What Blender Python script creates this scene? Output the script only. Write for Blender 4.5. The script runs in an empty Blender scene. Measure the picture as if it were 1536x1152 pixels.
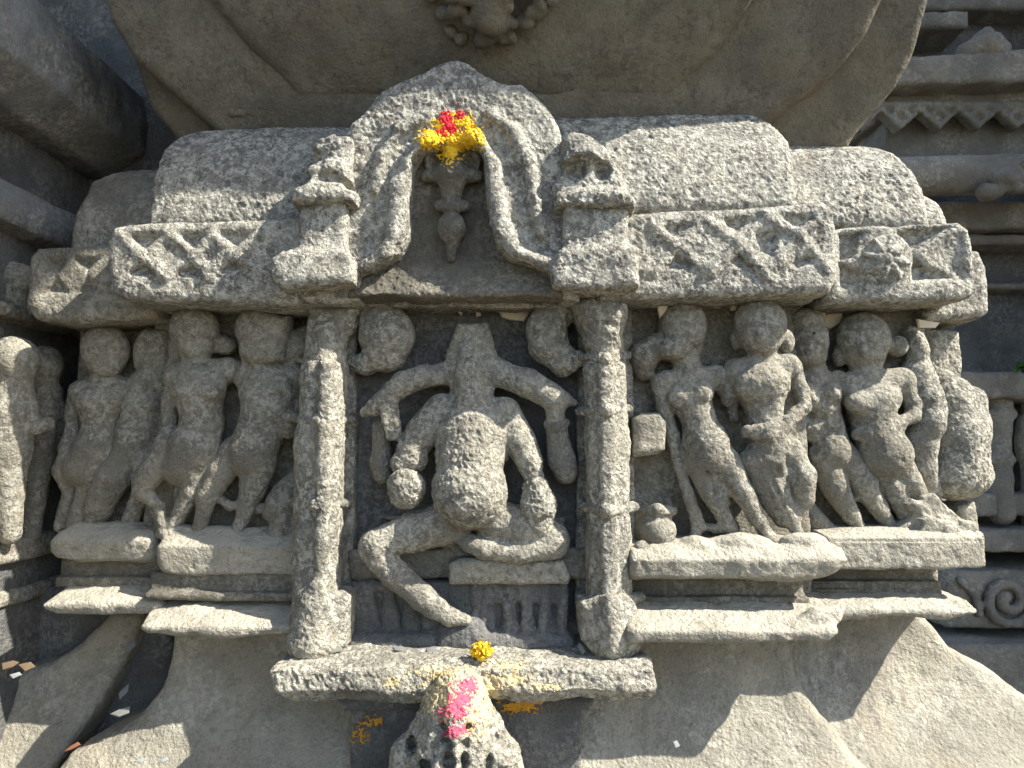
import bpy, math, random
import numpy as np
from mathutils import Vector, Matrix

# ------------------------------------------------------------------ camera, sky, sun, exposure
scn = bpy.context.scene
FPX = 1100.0                      # focal length in pixels of the 1536 px wide photograph
PITCH = math.radians(4.5)
ZC = 0.80                         # eye height above the paving
cam_d = bpy.data.cameras.new("camera")
cam = bpy.data.objects.new("camera", cam_d)
scn.collection.objects.link(cam)
scn.camera = cam
cam.location = (0, 0, ZC)
cam.rotation_euler = (math.radians(90) + PITCH, 0, 0)
cam_d.sensor_width = 36
cam_d.lens = 36 * FPX / 1536
cam_d.clip_start = 0.02
cam_d.clip_end = 500
cam_d.dof.use_dof = True
cam_d.dof.focus_distance = 1.0
cam_d.dof.aperture_fstop = 9.0

SUN_TO = Vector((3.0, -1.0, 3.1)).normalized()      # towards the sun: high, from the right, raking the wall
world = bpy.data.worlds.new("World")
scn.world = world
world.use_nodes = True
wn = world.node_tree
sky = wn.nodes.new("ShaderNodeTexSky")
sky.sky_type = 'NISHITA'
sky.sun_disc = False
sky.sun_elevation = math.asin(SUN_TO.z)
sky.sun_rotation = math.atan2(SUN_TO.x, SUN_TO.y)
wn.links.new(sky.outputs[0], wn.nodes["Background"].inputs[0])
wn.nodes["Background"].inputs[1].default_value = 0.118
sun_d = bpy.data.lights.new("sun", 'SUN')
sun_d.energy = 5.0
sun_d.angle = math.radians(0.6)
sun_d.color = (1.0, 0.945, 0.84)
sun = bpy.data.objects.new("sun", sun_d)
scn.collection.objects.link(sun)
sun.rotation_euler = SUN_TO.to_track_quat('Z', 'Y').to_euler()
scn.view_settings.view_transform = 'Standard'
scn.view_settings.look = 'None'
scn.view_settings.exposure = 1.36
scn.view_settings.gamma = 1
scn.view_settings.use_curve_mapping = False
scn.cycles.max_bounces = 6
scn.cycles.diffuse_bounces = 5
scn.cycles.use_denoising = True

# ------------------------------------------------------------------ helpers: pixels to points
def W(px, py, y):
    u = (px - 768) / FPX
    v = (576 - py) / FPX
    c, s = math.cos(PITCH), math.sin(PITCH)
    dy, dz = c - v * s, s + v * c
    t = y / dy
    return np.array((u * t, y, ZC + dz * t))

def SC(y):
    return y / FPX

# ------------------------------------------------------------------ noise
_rng = np.random.RandomState(7)
_T = _rng.rand(64, 64, 64).astype(np.float32)
def vnoise(P):
    i = np.floor(P).astype(np.int64)
    f = (P - i).astype(np.float32)
    f = f * f * (3 - 2 * f)
    i &= 63
    j = (i + 1) & 63
    x0, y0, z0 = i.T; x1, y1, z1 = j.T
    fx, fy, fz = f.T
    a = _T[x0, y0, z0] * (1 - fx) + _T[x1, y0, z0] * fx
    b = _T[x0, y1, z0] * (1 - fx) + _T[x1, y1, z0] * fx
    c = _T[x0, y0, z1] * (1 - fx) + _T[x1, y0, z1] * fx
    d = _T[x0, y1, z1] * (1 - fx) + _T[x1, y1, z1] * fx
    return ((a * (1 - fy) + b * fy) * (1 - fz) + (c * (1 - fy) + d * fy) * fz) * 2 - 1

def fbm(P, wl, octs=2):
    s, a, n = 0, 1.0, 0
    R = np.array(((0.80, 0.36, 0.48), (-0.6, 0.48, 0.64), (0.0, -0.8, 0.6)))
    Q = P @ R.T / wl
    for o in range(octs):
        s = s + a * vnoise(Q + 17.3 * o)
        n += a; a *= 0.5; Q = Q @ R.T * 2.03
    return s / n

# ------------------------------------------------------------------ implicit stone carving
def smin(a, b, k):
    h = np.clip(0.5 + 0.5 * (b - a) / k, 0, 1)
    return b + (a - b) * h - k * h * (1 - h)
def smax(a, b, k):
    return -smin(-a, -b, k)

def poly_sd(X, Z, pts):
    """signed distance to a polygon in 2-D, X and Z broadcastable"""
    X, Z = np.broadcast_arrays(X, Z)
    d = np.full(X.shape, 1e9, np.float32)
    ins = np.zeros(X.shape, bool)
    n = len(pts)
    for i in range(n):
        ax, az = pts[i]; bx, bz = pts[(i + 1) % n]
        ex, ez = bx - ax, bz - az
        wx, wz = X - ax, Z - az
        t = np.clip((wx * ex + wz * ez) / (ex * ex + ez * ez + 1e-12), 0, 1)
        d = np.minimum(d, (wx - ex * t) ** 2 + (wz - ez * t) ** 2)
        cr = ((az > Z) != (bz > Z))
        if ez != 0:
            ins ^= cr & (X < ex * (Z - az) / ez + ax)
    d = np.sqrt(d)
    return np.where(ins, -d, d)

def surface_nets(d, lo, h):
    nx, ny, nz = d.shape
    s = d < 0
    c = np.zeros((nx - 1, ny - 1, nz - 1), np.int8)
    for a in (0, 1):
        for b in (0, 1):
            for e in (0, 1):
                c += s[a:nx - 1 + a, b:ny - 1 + b, e:nz - 1 + e]
    act = (c > 0) & (c < 8)
    idx = np.full(c.shape, -1, np.int64)
    I = np.argwhere(act)
    idx[act] = np.arange(len(I))
    acc = np.zeros((len(I), 3)); cnt = np.zeros(len(I))
    cs = [(a, b, e) for a in (0, 1) for b in (0, 1) for e in (0, 1)]
    val = {o: d[I[:, 0] + o[0], I[:, 1] + o[1], I[:, 2] + o[2]] for o in cs}
    for p in cs:
        for ax in range(3):
            if p[ax] == 0:
                q = list(p); q[ax] = 1; q = tuple(q)
                da, db = val[p], val[q]
                m = (da < 0) != (db < 0)
                t = da[m] / (da[m] - db[m])
                pt = np.repeat(np.array(p, float)[None], m.sum(), 0)
                pt[:, ax] += t
                acc[m] += pt; cnt[m] += 1
    V = lo + h * (I + acc / cnt[:, None])
    Fs = []
    for ax in range(3):
        u, v = (ax + 1) % 3, (ax + 2) % 3
        sl0 = [slice(None)] * 3; sl1 = [slice(None)] * 3
        sl0[ax] = slice(0, -1); sl1[ax] = slice(1, None)
        E = s[tuple(sl0)] != s[tuple(sl1)]
        J = np.argwhere(E)
        ok = (J[:, u] > 0) & (J[:, v] > 0) & (J[:, u] < d.shape[u] - 1) & (J[:, v] < d.shape[v] - 1)
        J = J[ok]
        first = s[J[:, 0], J[:, 1], J[:, 2]]
        def cell(du, dv):
            K = J.copy(); K[:, u] += du; K[:, v] += dv
            return idx[K[:, 0], K[:, 1], K[:, 2]]
        q = np.stack([cell(-1, -1), cell(0, -1), cell(0, 0), cell(-1, 0)], 1)
        q[~first] = q[~first][:, ::-1]
        Fs.append(q)
    F = np.concatenate(Fs)
    F = F[(F >= 0).all(1)]
    return V, F

def vert_normals(V, F):
    a, b, c, d = (V[F[:, i]] for i in range(4))
    fn = np.cross(c - a, d - b)
    N = np.zeros_like(V)
    for i in range(4):
        for k in range(3):
            N[:, k] += np.bincount(F[:, i], fn[:, k], len(V))
    return N / (np.linalg.norm(N, axis=1, keepdims=True) + 1e-12)

def refine(V, F):
    """split every quad in four"""
    n = len(V)
    E = np.concatenate([F[:, [0, 1]], F[:, [1, 2]], F[:, [2, 3]], F[:, [3, 0]]])
    u, inv = np.unique(np.sort(E, 1), axis=0, return_inverse=True)
    inv = inv.ravel()
    mid = V[u].mean(1); cen = V[F].mean(1)
    m = inv.reshape(4, len(F)).T + n
    c_ = np.arange(len(F)) + n + len(mid)
    F2 = np.concatenate([np.stack([F[:, i], m[:, i], c_, m[:, (i + 3) % 4]], 1) for i in range(4)])
    return np.concatenate([V, mid, cen]), F2

SEED = [0]
def make_mesh(name, V, F, mat, parent=None, origin=None, smooth=True):
    V = np.asarray(V, float)
    if origin is None:
        lo, hi = V.min(0), V.max(0)
        origin = np.array(((lo[0] + hi[0]) / 2, (lo[1] + hi[1]) / 2, lo[2]))
    origin = np.asarray(origin, float)
    m = bpy.data.meshes.new(name)
    L = (V - origin).astype(np.float32)
    m.vertices.add(len(L)); m.vertices.foreach_set("co", L.ravel())
    if isinstance(F, np.ndarray):
        k = F.shape[1]
        m.loops.add(F.size); m.loops.foreach_set("vertex_index", F.astype(np.int32).ravel())
        m.polygons.add(len(F))
        m.polygons.foreach_set("loop_start", np.arange(0, F.size, k, dtype=np.int32))
        m.polygons.foreach_set("loop_total", np.full(len(F), k, np.int32))
    else:
        m.clear_geometry()
        m.from_pydata([tuple(p) for p in L], [], [tuple(f) for f in F])
    m.update(calc_edges=True); m.validate()
    m.polygons.foreach_set("use_smooth", [smooth] * len(m.polygons))
    m.materials.append(mat)
    o = bpy.data.objects.new(name, m)
    scn.collection.objects.link(o)
    if parent is not None:
        o.parent = parent
        o.location = Vector(origin) - parent.location
    else:
        o.location = origin
    return o

def tag(o, label, cat, group=None, kind=None):
    if label: o["label"] = label
    if cat: o["category"] = cat
    if group: o["group"] = group
    if kind: o["kind"] = kind
    return o

def thing(name, label, cat, at, group=None):
    o = bpy.data.objects.new(name, None)
    o.empty_display_size = 0.05
    scn.collection.objects.link(o)
    o.location = Vector(at)
    return tag(o, label, cat, group)

STORE = {}
class Carve:
    """a list of shapes given in photo pixels plus a real depth (metres from the lens plane), carved out as one mesh"""
    def __init__(s, y0=1.075, h=0.0024, k=0.010):
        s.y0, s.h, s.k, s.ops = y0, h, k, []
        s.clip = None
    def Y(s, d):                         # millimetres in front of the backing plane -> depth
        return s.y0 - d / 1000.0
    def _push(s, op, fn, lo, hi, k):
        s.ops.append((op, fn, np.array(lo, float), np.array(hi, float), s.k if k is None else k))
        return s
    def cap(s, x1, y1, d1, x2, y2, d2, r1, r2=None, k=None, op='add'):
        r2 = r1 if r2 is None else r2
        a, b = W(x1, y1, s.Y(d1)), W(x2, y2, s.Y(d2))
        ra, rb = r1 * SC(s.Y(d1)), r2 * SC(s.Y(d2))
        ab = b - a; L2 = float(ab @ ab) + 1e-12
        def fn(X, Y, Z):
            px, py, pz = X - a[0], Y - a[1], Z - a[2]
            t = np.clip((px * ab[0] + py * ab[1] + pz * ab[2]) / L2, 0, 1)
            return np.sqrt((px - ab[0] * t) ** 2 + (py - ab[1] * t) ** 2 + (pz - ab[2] * t) ** 2) - (ra + (rb - ra) * t)
        R = max(ra, rb)
        return s._push(op, fn, np.minimum(a, b) - R, np.maximum(a, b) + R, k)
    def chain(s, pts, k=None, op='add'):       # pts: (px,py,d,r)
        for p, q in zip(pts, pts[1:]):
            s.cap(p[0], p[1], p[2], q[0], q[1], q[2], p[3], q[3], k, op)
        return s
    def ell(s, x, y, d, rx, rz, ry=None, ang=0, k=None, op='add'):
        ry = min(rx, rz) if ry is None else ry
        c = W(x, y, s.Y(d)); q = SC(s.Y(d))
        r = np.array((rx, ry, rz)) * q
        ca, sa = math.cos(math.radians(ang)), math.sin(math.radians(ang))   # tilts the top to the right
        def fn(X, Y, Z):
            px, py, pz = X - c[0], Y - c[1], Z - c[2]
            qx, qz = px * ca - pz * sa, px * sa + pz * ca
            k0 = np.sqrt((qx / r[0]) ** 2 + (py / r[1]) ** 2 + (qz / r[2]) ** 2)
            k1 = np.sqrt((qx / r[0] ** 2) ** 2 + (py / r[1] ** 2) ** 2 + (qz / r[2] ** 2) ** 2) + 1e-9
            return k0 * (k0 - 1) / k1
        R = r.max()
        return s._push(op, fn, c - np.array((R, r[1], R)), c + np.array((R, r[1], R)), k)
    def slab(s, outline, yf, yb, rnd=0.006, k=None, op='add', ref=None):
        """outline in pixels (seen at depth ref, default the front), from depth yf back to depth yb"""
        P = [W(p[0], p[1], p[2] if len(p) > 2 else (ref or yf)) for p in outline]
        pts = [(p[0], p[2]) for p in P]
        xs = [p[0] for p in pts]; zs = [p[1] for p in pts]
        def fn(X, Y, Z):
            return smax(poly_sd(X, Z, pts), np.maximum(yf - Y, Y - yb), rnd)
        return s._push(op, fn, (min(xs), yf, min(zs)), (max(xs), yb, max(zs)), k)
    def course(s, outline, profile, rnd=0.006, k=None, op='add', ref=None):
        """a moulded course: outline seen from the front, times a profile of (depth, py)"""
        ref = ref or min(p[0] for p in profile)
        P = [W(p[0], p[1], p[2] if len(p) > 2 else ref) for p in outline]
        pts = [(p[0], p[2]) for p in P]
        prof = [(p[0], W(768, p[1], p[2] if len(p) > 2 else p[0])[2]) for p in profile]
        xs = [p[0] for p in pts]; zs = [p[1] for p in pts]; ys = [p[0] for p in prof]
        def fn(X, Y, Z):
            return smax(poly_sd(X, Z, pts), poly_sd(Y, Z, prof), rnd)
        return s._push(op, fn, (min(xs), min(ys), min(zs)), (max(xs), max(ys), max(zs)), k)
    def build(s, name, mat, parent=None, rough=1.0, coarse=1.0, clip=None, label=None, origin=None, store=None, fine=None):
        h = s.h
        if fine is None: fine = mat in (PALE, PILA) and h < 0.003
        adds = [o for o in s.ops if o[0] == 'add']
        lo = np.min([o[2] for o in adds], 0) - 4 * h
        hi = np.max([o[3] for o in adds], 0) + 4 * h
        if clip is not None:                       # nothing deeper than this is ever seen or needed
            hi[1] = min(hi[1], clip)
        n = np.ceil((hi - lo) / h).astype(int) + 1
        ax = [(lo[i] + h * np.arange(n[i])).astype(np.float32) for i in range(3)]
        d = np.full(n, 0.5, np.float32)
        for op, fn, a, b, k in s.ops:
            m = k + 3 * h
            i0 = np.maximum(np.floor((a - m - lo) / h).astype(int), 0)
            i1 = np.minimum(np.ceil((b + m - lo) / h).astype(int) + 1, n)
            if (i1 <= i0).any(): continue
            X = ax[0][i0[0]:i1[0], None, None]; Y = ax[1][None, i0[1]:i1[1], None]; Z = ax[2][None, None, i0[2]:i1[2]]
            v = fn(X, Y, Z)
            sl = tuple(slice(i0[j], i1[j]) for j in range(3))
            d[sl] = smin(d[sl], v, k) if op == 'add' else smax(d[sl], -v, k)
        for j in range(3):
            sl = [slice(None)] * 3
            for e in (0, -1):
                sl[j] = e
                d[tuple(sl)] = np.maximum(d[tuple(sl)], h * 0.5)
        V, F = surface_nets(d, lo, h)
        if fine: V, F = refine(V, F)
        N = vert_normals(V, F)
        SEED[0] += 1
        off = np.array((SEED[0] * 3.7, SEED[0] * 1.9, SEED[0] * 2.3)) * 0.01
        P = V + off
        big = fbm(P, 0.045, 2)
        mid = fbm(P, 0.014, 2)
        sm = fbm(P, 0.0062, 1)
        patch = np.clip(fbm(P, 0.06, 1) * 0.9 + 0.85, 0.3, 1.5)
        pit = -np.clip(mid * 0.5 + sm * 0.8 - 0.22, 0, 1) * 2.6
        d_ = 0.0018 * mid + 0.0013 * sm + 0.0015 * pit
        if fine: d_ = d_ + 0.0008 * fbm(P, 0.0036, 2)
        disp = coarse * 0.0034 * big + rough * patch * d_
        V = V + N * disp[:, None]
        if store: STORE[store] = (V, F, vert_normals(V, F))
        o = make_mesh(name, V, F, mat, parent, origin)
        if label: o["label"] = label
        return o

# ------------------------------------------------------------------ materials
def stone(name, light, dark, lichen=(0.46, 0.44, 0.37), lich=0.5, stain=(0.085, 0.08, 0.075), st=0.35, bump=1.0, grain=1.0, dust=0.0, dustc=(0.40, 0.36, 0.28)):
    m = bpy.data.materials.new(name); m.use_nodes = True
    nt = m.node_tree; N = nt.nodes; L = nt.links
    b = N["Principled BSDF"]
    b.inputs["Roughness"].default_value = 0.95
    b.inputs["Specular IOR Level"].default_value = 0.12
    tc = N.new("ShaderNodeTexCoord")
    def noise(scale, detail=4, rough=0.6, dist=0.0):
        n = N.new("ShaderNodeTexNoise"); n.inputs["Scale"].default_value = scale
        n.inputs["Detail"].default_value = detail; n.inputs["Roughness"].default_value = rough
        n.inputs["Distortion"].default_value = dist
        L.new(tc.outputs["Object"], n.inputs["Vector"]); return n.outputs["Fac"]
    def ramp(src, a, c):
        r = N.new("ShaderNodeMapRange"); r.interpolation_type = 'SMOOTHSTEP'
        r.inputs["From Min"].default_value = a; r.inputs["From Max"].default_value = c
        L.new(src, r.inputs["Value"]); return r.outputs["Result"]
    def math_(op, a, c):
        n = N.new("ShaderNodeMath"); n.operation = op
        for i, v in enumerate((a, c)):
            if isinstance(v, (int, float)): n.inputs[i].default_value = v
            else: L.new(v, n.inputs[i])
        return n.outputs[0]
    def mix(f, a, c):
        n = N.new("ShaderNodeMix"); n.data_type = 'RGBA'
        if isinstance(f, (int, float)): n.inputs["Factor"].default_value = f
        else: L.new(f, n.inputs["Factor"])
        for s_, v in (("A", a), ("B", c)):
            s_ = n.inputs[6] if s_ == "A" else n.inputs[7]
            if isinstance(v, tuple): s_.default_value = (*v, 1)
            else: L.new(v, s_)
        return n.outputs[2]
    col = mix(ramp(noise(9, 5, 0.65), 0.36, 0.64), dark, light)
    # brownish / bluish drift over a hand's breadth
    col = mix(math_('MULTIPLY', ramp(noise(14, 3), 0.45, 0.7), 0.35), col, (light[0] * 0.98, light[1] * 0.88, light[2] * 0.78))
    col = mix(math_('MULTIPLY', ramp(noise(6.5, 3, 0.6, 0.6), 0.52, 0.68), 0.45), col, (dark[0] * 1.02, dark[1] * 0.93, dark[2] * 0.98))
    spk = math_('MULTIPLY', ramp(noise(110, 6, 0.75), 0.46, 0.57), ramp(noise(11, 3, 0.6, 0.4), 0.52 - 0.26 * lich, 0.68 - 0.22 * lich))
    col = mix(math_('MULTIPLY', spk, min(1.0, 0.45 + lich * 0.5)), col, lichen)
    dk = math_('MULTIPLY', ramp(noise(85, 6, 0.75, 0.3), 0.50, 0.61), ramp(noise(13, 3, 0.6, 0.5), 0.36, 0.58))
    col = mix(math_('MULTIPLY', dk, st), col, stain)
    col = mix(math_('MULTIPLY', ramp(noise(420, 2, 0.6), 0.50, 0.70), 0.40 * grain), col, (light[0] * 1.25, light[1] * 1.25, light[2] * 1.2))
    col = mix(math_('MULTIPLY', ramp(noise(330, 2, 0.6), 0.54, 0.72), 0.45 * grain), col, (dark[0] * 0.45, dark[1] * 0.45, dark[2] * 0.45))
    if dust:
        g = N.new("ShaderNodeNewGeometry"); sx = N.new("ShaderNodeSeparateXYZ"); L.new(g.outputs["Normal"], sx.inputs[0])
        f = math_('MULTIPLY', math_('MULTIPLY', ramp(sx.outputs["Z"], 0.25, 0.9), ramp(noise(30, 4), 0.30, 0.55)), dust)
        col = mix(f, col, dustc)
    L.new(col, b.inputs["Base Color"])
    h1 = noise(260 , 3, 0.7)
    v = N.new("ShaderNodeTexVoronoi"); v.inputs["Scale"].default_value = 210; v.feature = 'SMOOTH_F1'
    L.new(tc.outputs["Object"], v.inputs["Vector"])
    hh = math_('ADD', math_('MULTIPLY', h1, 1.0), math_('MULTIPLY', v.outputs["Distance"], 0.5))
    hh = math_('ADD', hh, math_('MULTIPLY', noise(900, 2), 0.35))
    hh = math_('ADD', hh, math_('MULTIPLY', noise(135, 3, 0.65), 0.9))
    bp = N.new("ShaderNodeBump"); bp.inputs["Strength"].default_value = min(1.0, 0.8 * bump); bp.inputs["Distance"].default_value = 0.0046 * bump
    L.new(hh, bp.inputs["Height"]); L.new(bp.outputs["Normal"], b.inputs["Normal"])
    return m

def plain(name, col, var=0.25, rough=0.85, scale=120, bump=0.0, sss=0.0):
    m = bpy.data.materials.new(name); m.use_nodes = True
    nt = m.node_tree; N = nt.nodes; L = nt.links; b = N["Principled BSDF"]
    b.inputs["Roughness"].default_value = rough
    b.inputs["Specular IOR Level"].default_value = 0.2
    tc = N.new("ShaderNodeTexCoord"); n = N.new("ShaderNodeTexNoise")
    n.inputs["Scale"].default_value = scale; n.inputs["Detail"].default_value = 4
    L.new(tc.outputs["Object"], n.inputs["Vector"])
    x = N.new("ShaderNodeMix"); x.data_type = 'RGBA'
    x.inputs[6].default_value = (*[max(0, c * (1 - var)) for c in col], 1)
    x.inputs[7].default_value = (*[min(1, c * (1 + var)) for c in col], 1)
    L.new(n.outputs["Fac"], x.inputs["Factor"]); L.new(x.outputs[2], b.inputs["Base Color"])
    if bump:
        bp = N.new("ShaderNodeBump"); bp.inputs["Strength"].default_value = bump; bp.inputs["Distance"].default_value = 0.003
        L.new(n.outputs["Fac"], bp.inputs["Height"]); L.new(bp.outputs["Normal"], b.inputs["Normal"])
    return m

PALE = stone("pale_lichened_stone", (0.365, 0.350, 0.300), (0.185, 0.178, 0.160), lich=0.95, lichen=(0.57, 0.555, 0.48), st=0.8, stain=(0.088, 0.080, 0.078), bump=1.25)
FIGS = stone("worn_figure_stone", (0.305, 0.284, 0.228), (0.175, 0.163, 0.135), lich=0.6, lichen=(0.45, 0.435, 0.37), st=0.5, stain=(0.08, 0.077, 0.073), bump=1.15)
SEAT = stone("seated_figure_stone", (0.34, 0.32, 0.262), (0.185, 0.174, 0.146), lich=0.7, lichen=(0.51, 0.49, 0.41), st=0.6, bump=1.25)
LEDG = stone("dusty_ledge_stone", (0.36, 0.338, 0.276), (0.235, 0.220, 0.180), lich=0.45, st=0.4, dust=0.75, dustc=(0.43, 0.40, 0.325), bump=1.05)
PILA = stone("pilaster_stone", (0.37, 0.348, 0.285), (0.19, 0.181, 0.155), lich=0.85, lichen=(0.57, 0.545, 0.455), st=0.7, bump=1.3)
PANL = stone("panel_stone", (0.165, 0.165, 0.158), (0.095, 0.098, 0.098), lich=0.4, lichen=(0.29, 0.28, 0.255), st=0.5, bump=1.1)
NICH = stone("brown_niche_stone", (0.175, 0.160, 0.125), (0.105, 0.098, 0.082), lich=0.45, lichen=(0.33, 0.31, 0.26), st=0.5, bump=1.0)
BASE = stone("smooth_base_stone", (0.335, 0.312, 0.252), (0.235, 0.220, 0.178), lich=0.3, st=0.35, bump=0.95, grain=0.9)
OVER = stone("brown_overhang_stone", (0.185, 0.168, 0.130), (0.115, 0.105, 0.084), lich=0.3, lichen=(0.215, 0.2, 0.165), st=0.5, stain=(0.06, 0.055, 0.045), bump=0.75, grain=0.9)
ROLL = stone("sky_tinted_roll_stone", (0.23, 0.238, 0.238), (0.15, 0.158, 0.165), lich=0.3, st=0.4, bump=0.7)  # blue of skylight on the shaded side-bay rolls, put into the stone colour
FARS = stone("far_shrine_stone", (0.27, 0.255, 0.22), (0.17, 0.16, 0.14), lich=0.3, st=0.3)
GRND = stone("paving_stone", (0.15, 0.128, 0.095), (0.11, 0.095, 0.072), lich=0.1, st=0.2)
TURM = plain("turmeric_powder", (0.78, 0.47, 0.03), 0.35, 0.95, 260, 0.6)
OCHR = plain("ochre_powder", (0.50, 0.40, 0.22), 0.4, 0.95, 260, 0.5)
ORAN = plain("orange_powder", (0.50, 0.25, 0.03), 0.4, 0.95, 260, 0.5)
VERM = plain("vermilion_powder", (0.68, 0.035, 0.055), 0.4, 0.95, 240, 0.6)
PINK = plain("pink_powder", (0.52, 0.085, 0.13), 0.35, 0.95, 200, 0.6)
PETL = plain("marigold_petal", (0.80, 0.55, 0.04), 0.25, 0.7, 400)
CHIP = plain("plaster", (0.62, 0.55, 0.43), 0.25, 0.9, 120, 0.4)
CHIW = plain("pale_chip", (0.15, 0.155, 0.145), 0.2, 0.9, 120, 0.3)
BEAD = plain("bluish_bead", (0.55, 0.66, 0.70), 0.1, 0.5, 60)
LEAF = plain("dry_leaf", (0.14, 0.10, 0.062), 0.35, 0.8, 90)
LEFR = plain("rust_leaf", (0.16, 0.07, 0.04), 0.35, 0.8, 90)
PETW = plain("pale_petal", (0.24, 0.25, 0.245), 0.15, 0.7, 120)
GREN = plain("green_leaf", (0.05, 0.13, 0.035), 0.4, 0.6, 90)

# ------------------------------------------------------------------ ground
make_ground = np.array([(-6, -6, 0), (6, -6, 0), (6, 6, 0), (-6, 6, 0)], float)
g = make_mesh("ground", make_ground, np.array([[0, 1, 2, 3]]), GRND, None, (0, 0, 0))
tag(g, "pale dusty stone paving in front of the temple base", "ground", kind="structure")

# ------------------------------------------------------------------ carved wall behind the figures
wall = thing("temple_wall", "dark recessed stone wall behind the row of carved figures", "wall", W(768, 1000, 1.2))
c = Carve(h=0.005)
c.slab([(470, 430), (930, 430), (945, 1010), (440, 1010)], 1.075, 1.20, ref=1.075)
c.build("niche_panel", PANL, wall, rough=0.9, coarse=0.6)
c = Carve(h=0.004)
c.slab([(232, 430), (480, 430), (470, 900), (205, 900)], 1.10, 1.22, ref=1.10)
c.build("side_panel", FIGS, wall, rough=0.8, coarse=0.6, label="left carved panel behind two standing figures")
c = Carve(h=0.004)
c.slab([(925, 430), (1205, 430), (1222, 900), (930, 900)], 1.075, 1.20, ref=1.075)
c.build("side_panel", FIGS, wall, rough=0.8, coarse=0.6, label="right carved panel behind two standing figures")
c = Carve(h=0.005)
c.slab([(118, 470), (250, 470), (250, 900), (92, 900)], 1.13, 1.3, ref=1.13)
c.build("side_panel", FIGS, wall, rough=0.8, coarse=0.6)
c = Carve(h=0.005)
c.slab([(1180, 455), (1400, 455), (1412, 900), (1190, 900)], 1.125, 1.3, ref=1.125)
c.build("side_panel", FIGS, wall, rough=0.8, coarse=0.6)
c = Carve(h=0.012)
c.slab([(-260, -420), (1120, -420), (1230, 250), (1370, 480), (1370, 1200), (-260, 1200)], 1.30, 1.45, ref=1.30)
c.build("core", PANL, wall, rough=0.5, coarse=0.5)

# ------------------------------------------------------------------ overhanging moulding at the top
ov = thing("overhanging_moulding", "huge brown rounded moulding overhanging the crest, its underside in shade", "moulding", W(750, 215, 1.2))
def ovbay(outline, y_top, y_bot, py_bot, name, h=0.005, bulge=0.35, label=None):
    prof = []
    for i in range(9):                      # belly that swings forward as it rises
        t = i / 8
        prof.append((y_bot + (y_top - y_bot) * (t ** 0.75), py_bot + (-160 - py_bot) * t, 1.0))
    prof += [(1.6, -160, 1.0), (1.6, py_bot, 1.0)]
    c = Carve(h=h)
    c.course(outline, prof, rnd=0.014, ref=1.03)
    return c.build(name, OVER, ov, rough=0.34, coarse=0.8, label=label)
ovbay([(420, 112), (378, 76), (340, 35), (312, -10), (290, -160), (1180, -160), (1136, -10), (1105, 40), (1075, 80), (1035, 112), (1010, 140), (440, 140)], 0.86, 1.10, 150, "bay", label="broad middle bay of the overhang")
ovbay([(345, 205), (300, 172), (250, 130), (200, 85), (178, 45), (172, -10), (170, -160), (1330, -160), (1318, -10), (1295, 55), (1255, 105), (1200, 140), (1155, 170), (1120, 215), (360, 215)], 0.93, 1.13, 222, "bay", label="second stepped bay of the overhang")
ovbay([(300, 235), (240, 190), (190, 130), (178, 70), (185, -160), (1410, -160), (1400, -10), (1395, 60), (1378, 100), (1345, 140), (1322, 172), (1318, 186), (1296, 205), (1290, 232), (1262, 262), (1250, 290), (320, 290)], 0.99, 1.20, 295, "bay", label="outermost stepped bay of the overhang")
c = Carve(h=0.03)  # unseen block added high above, only to shade the far left end
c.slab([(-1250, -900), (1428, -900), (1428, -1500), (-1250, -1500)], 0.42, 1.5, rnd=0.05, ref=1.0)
c.build("added_shade_course", OVER, ov, rough=0.3, coarse=0.5)
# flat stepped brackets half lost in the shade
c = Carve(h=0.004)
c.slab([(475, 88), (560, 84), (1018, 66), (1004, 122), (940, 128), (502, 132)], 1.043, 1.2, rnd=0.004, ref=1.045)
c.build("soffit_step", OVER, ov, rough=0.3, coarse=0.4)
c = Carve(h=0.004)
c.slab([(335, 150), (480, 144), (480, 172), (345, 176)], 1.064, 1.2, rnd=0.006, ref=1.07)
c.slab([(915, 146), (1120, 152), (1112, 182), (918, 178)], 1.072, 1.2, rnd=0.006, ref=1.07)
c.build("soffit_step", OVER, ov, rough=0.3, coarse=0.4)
c = Carve(y0=0.97, h=0.0028, k=0.008)                 # carved boss hanging at the top of the frame
random.seed(4)
for i in range(90):
    x = 742 + random.uniform(-98, 98); yy = random.uniform(-40, 70)
    w = 1 - (abs(x - 738) / 105) ** 2 - max(0, yy) / 80
    if w > 0.05: c.ell(x, yy, -6 + 34 * w - yy * 0.5, random.uniform(6, 15), random.uniform(6, 13), 9, random.uniform(-60, 60), k=0.004)
c.cap(738, -40, 20, 738, 30, 2, 46, 26)
c.build("carved_boss", OVER, ov, rough=0.7, coarse=1.0)

# ------------------------------------------------------------------ rolls behind the crest
def roll(label, outline, yf, yb, py_lo, py_hi, mat=PALE, rough=1.2, ref=None):
    yt = yf + (yb - yf) * 0.8                # depth at which the top edge is seen
    k = yt / (yf + 0.025)
    outline = [(x, py if py > py_lo - 50 else 662 - (662 - py) * (1 + (k - 1) * min(1, (py_lo - 50 - py) / 40))) for x, py in outline]
    prof = [(yf, py_lo + 14, yf)]
    for i in range(9):
        a = i / 8 * math.pi / 2
        prof.append((yf + (yb - yf) * (1 - math.cos(a)), py_lo + (py_hi - py_lo) * math.sin(a), yf + (yt - yf) * math.sin(a)))
    prof += [(1.25, py_hi, yt), (1.25, py_lo + 14, yf)]
    c = Carve(h=0.0026)
    c.course(outline, prof, rnd=0.02, ref=ref or (yf + 0.025))
    o = c.build("roll_moulding", mat, None, rough=rough, coarse=0.7, clip=1.24)
    return tag(o, label, "moulding", "rounded stone rolls above the cornice")
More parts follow.
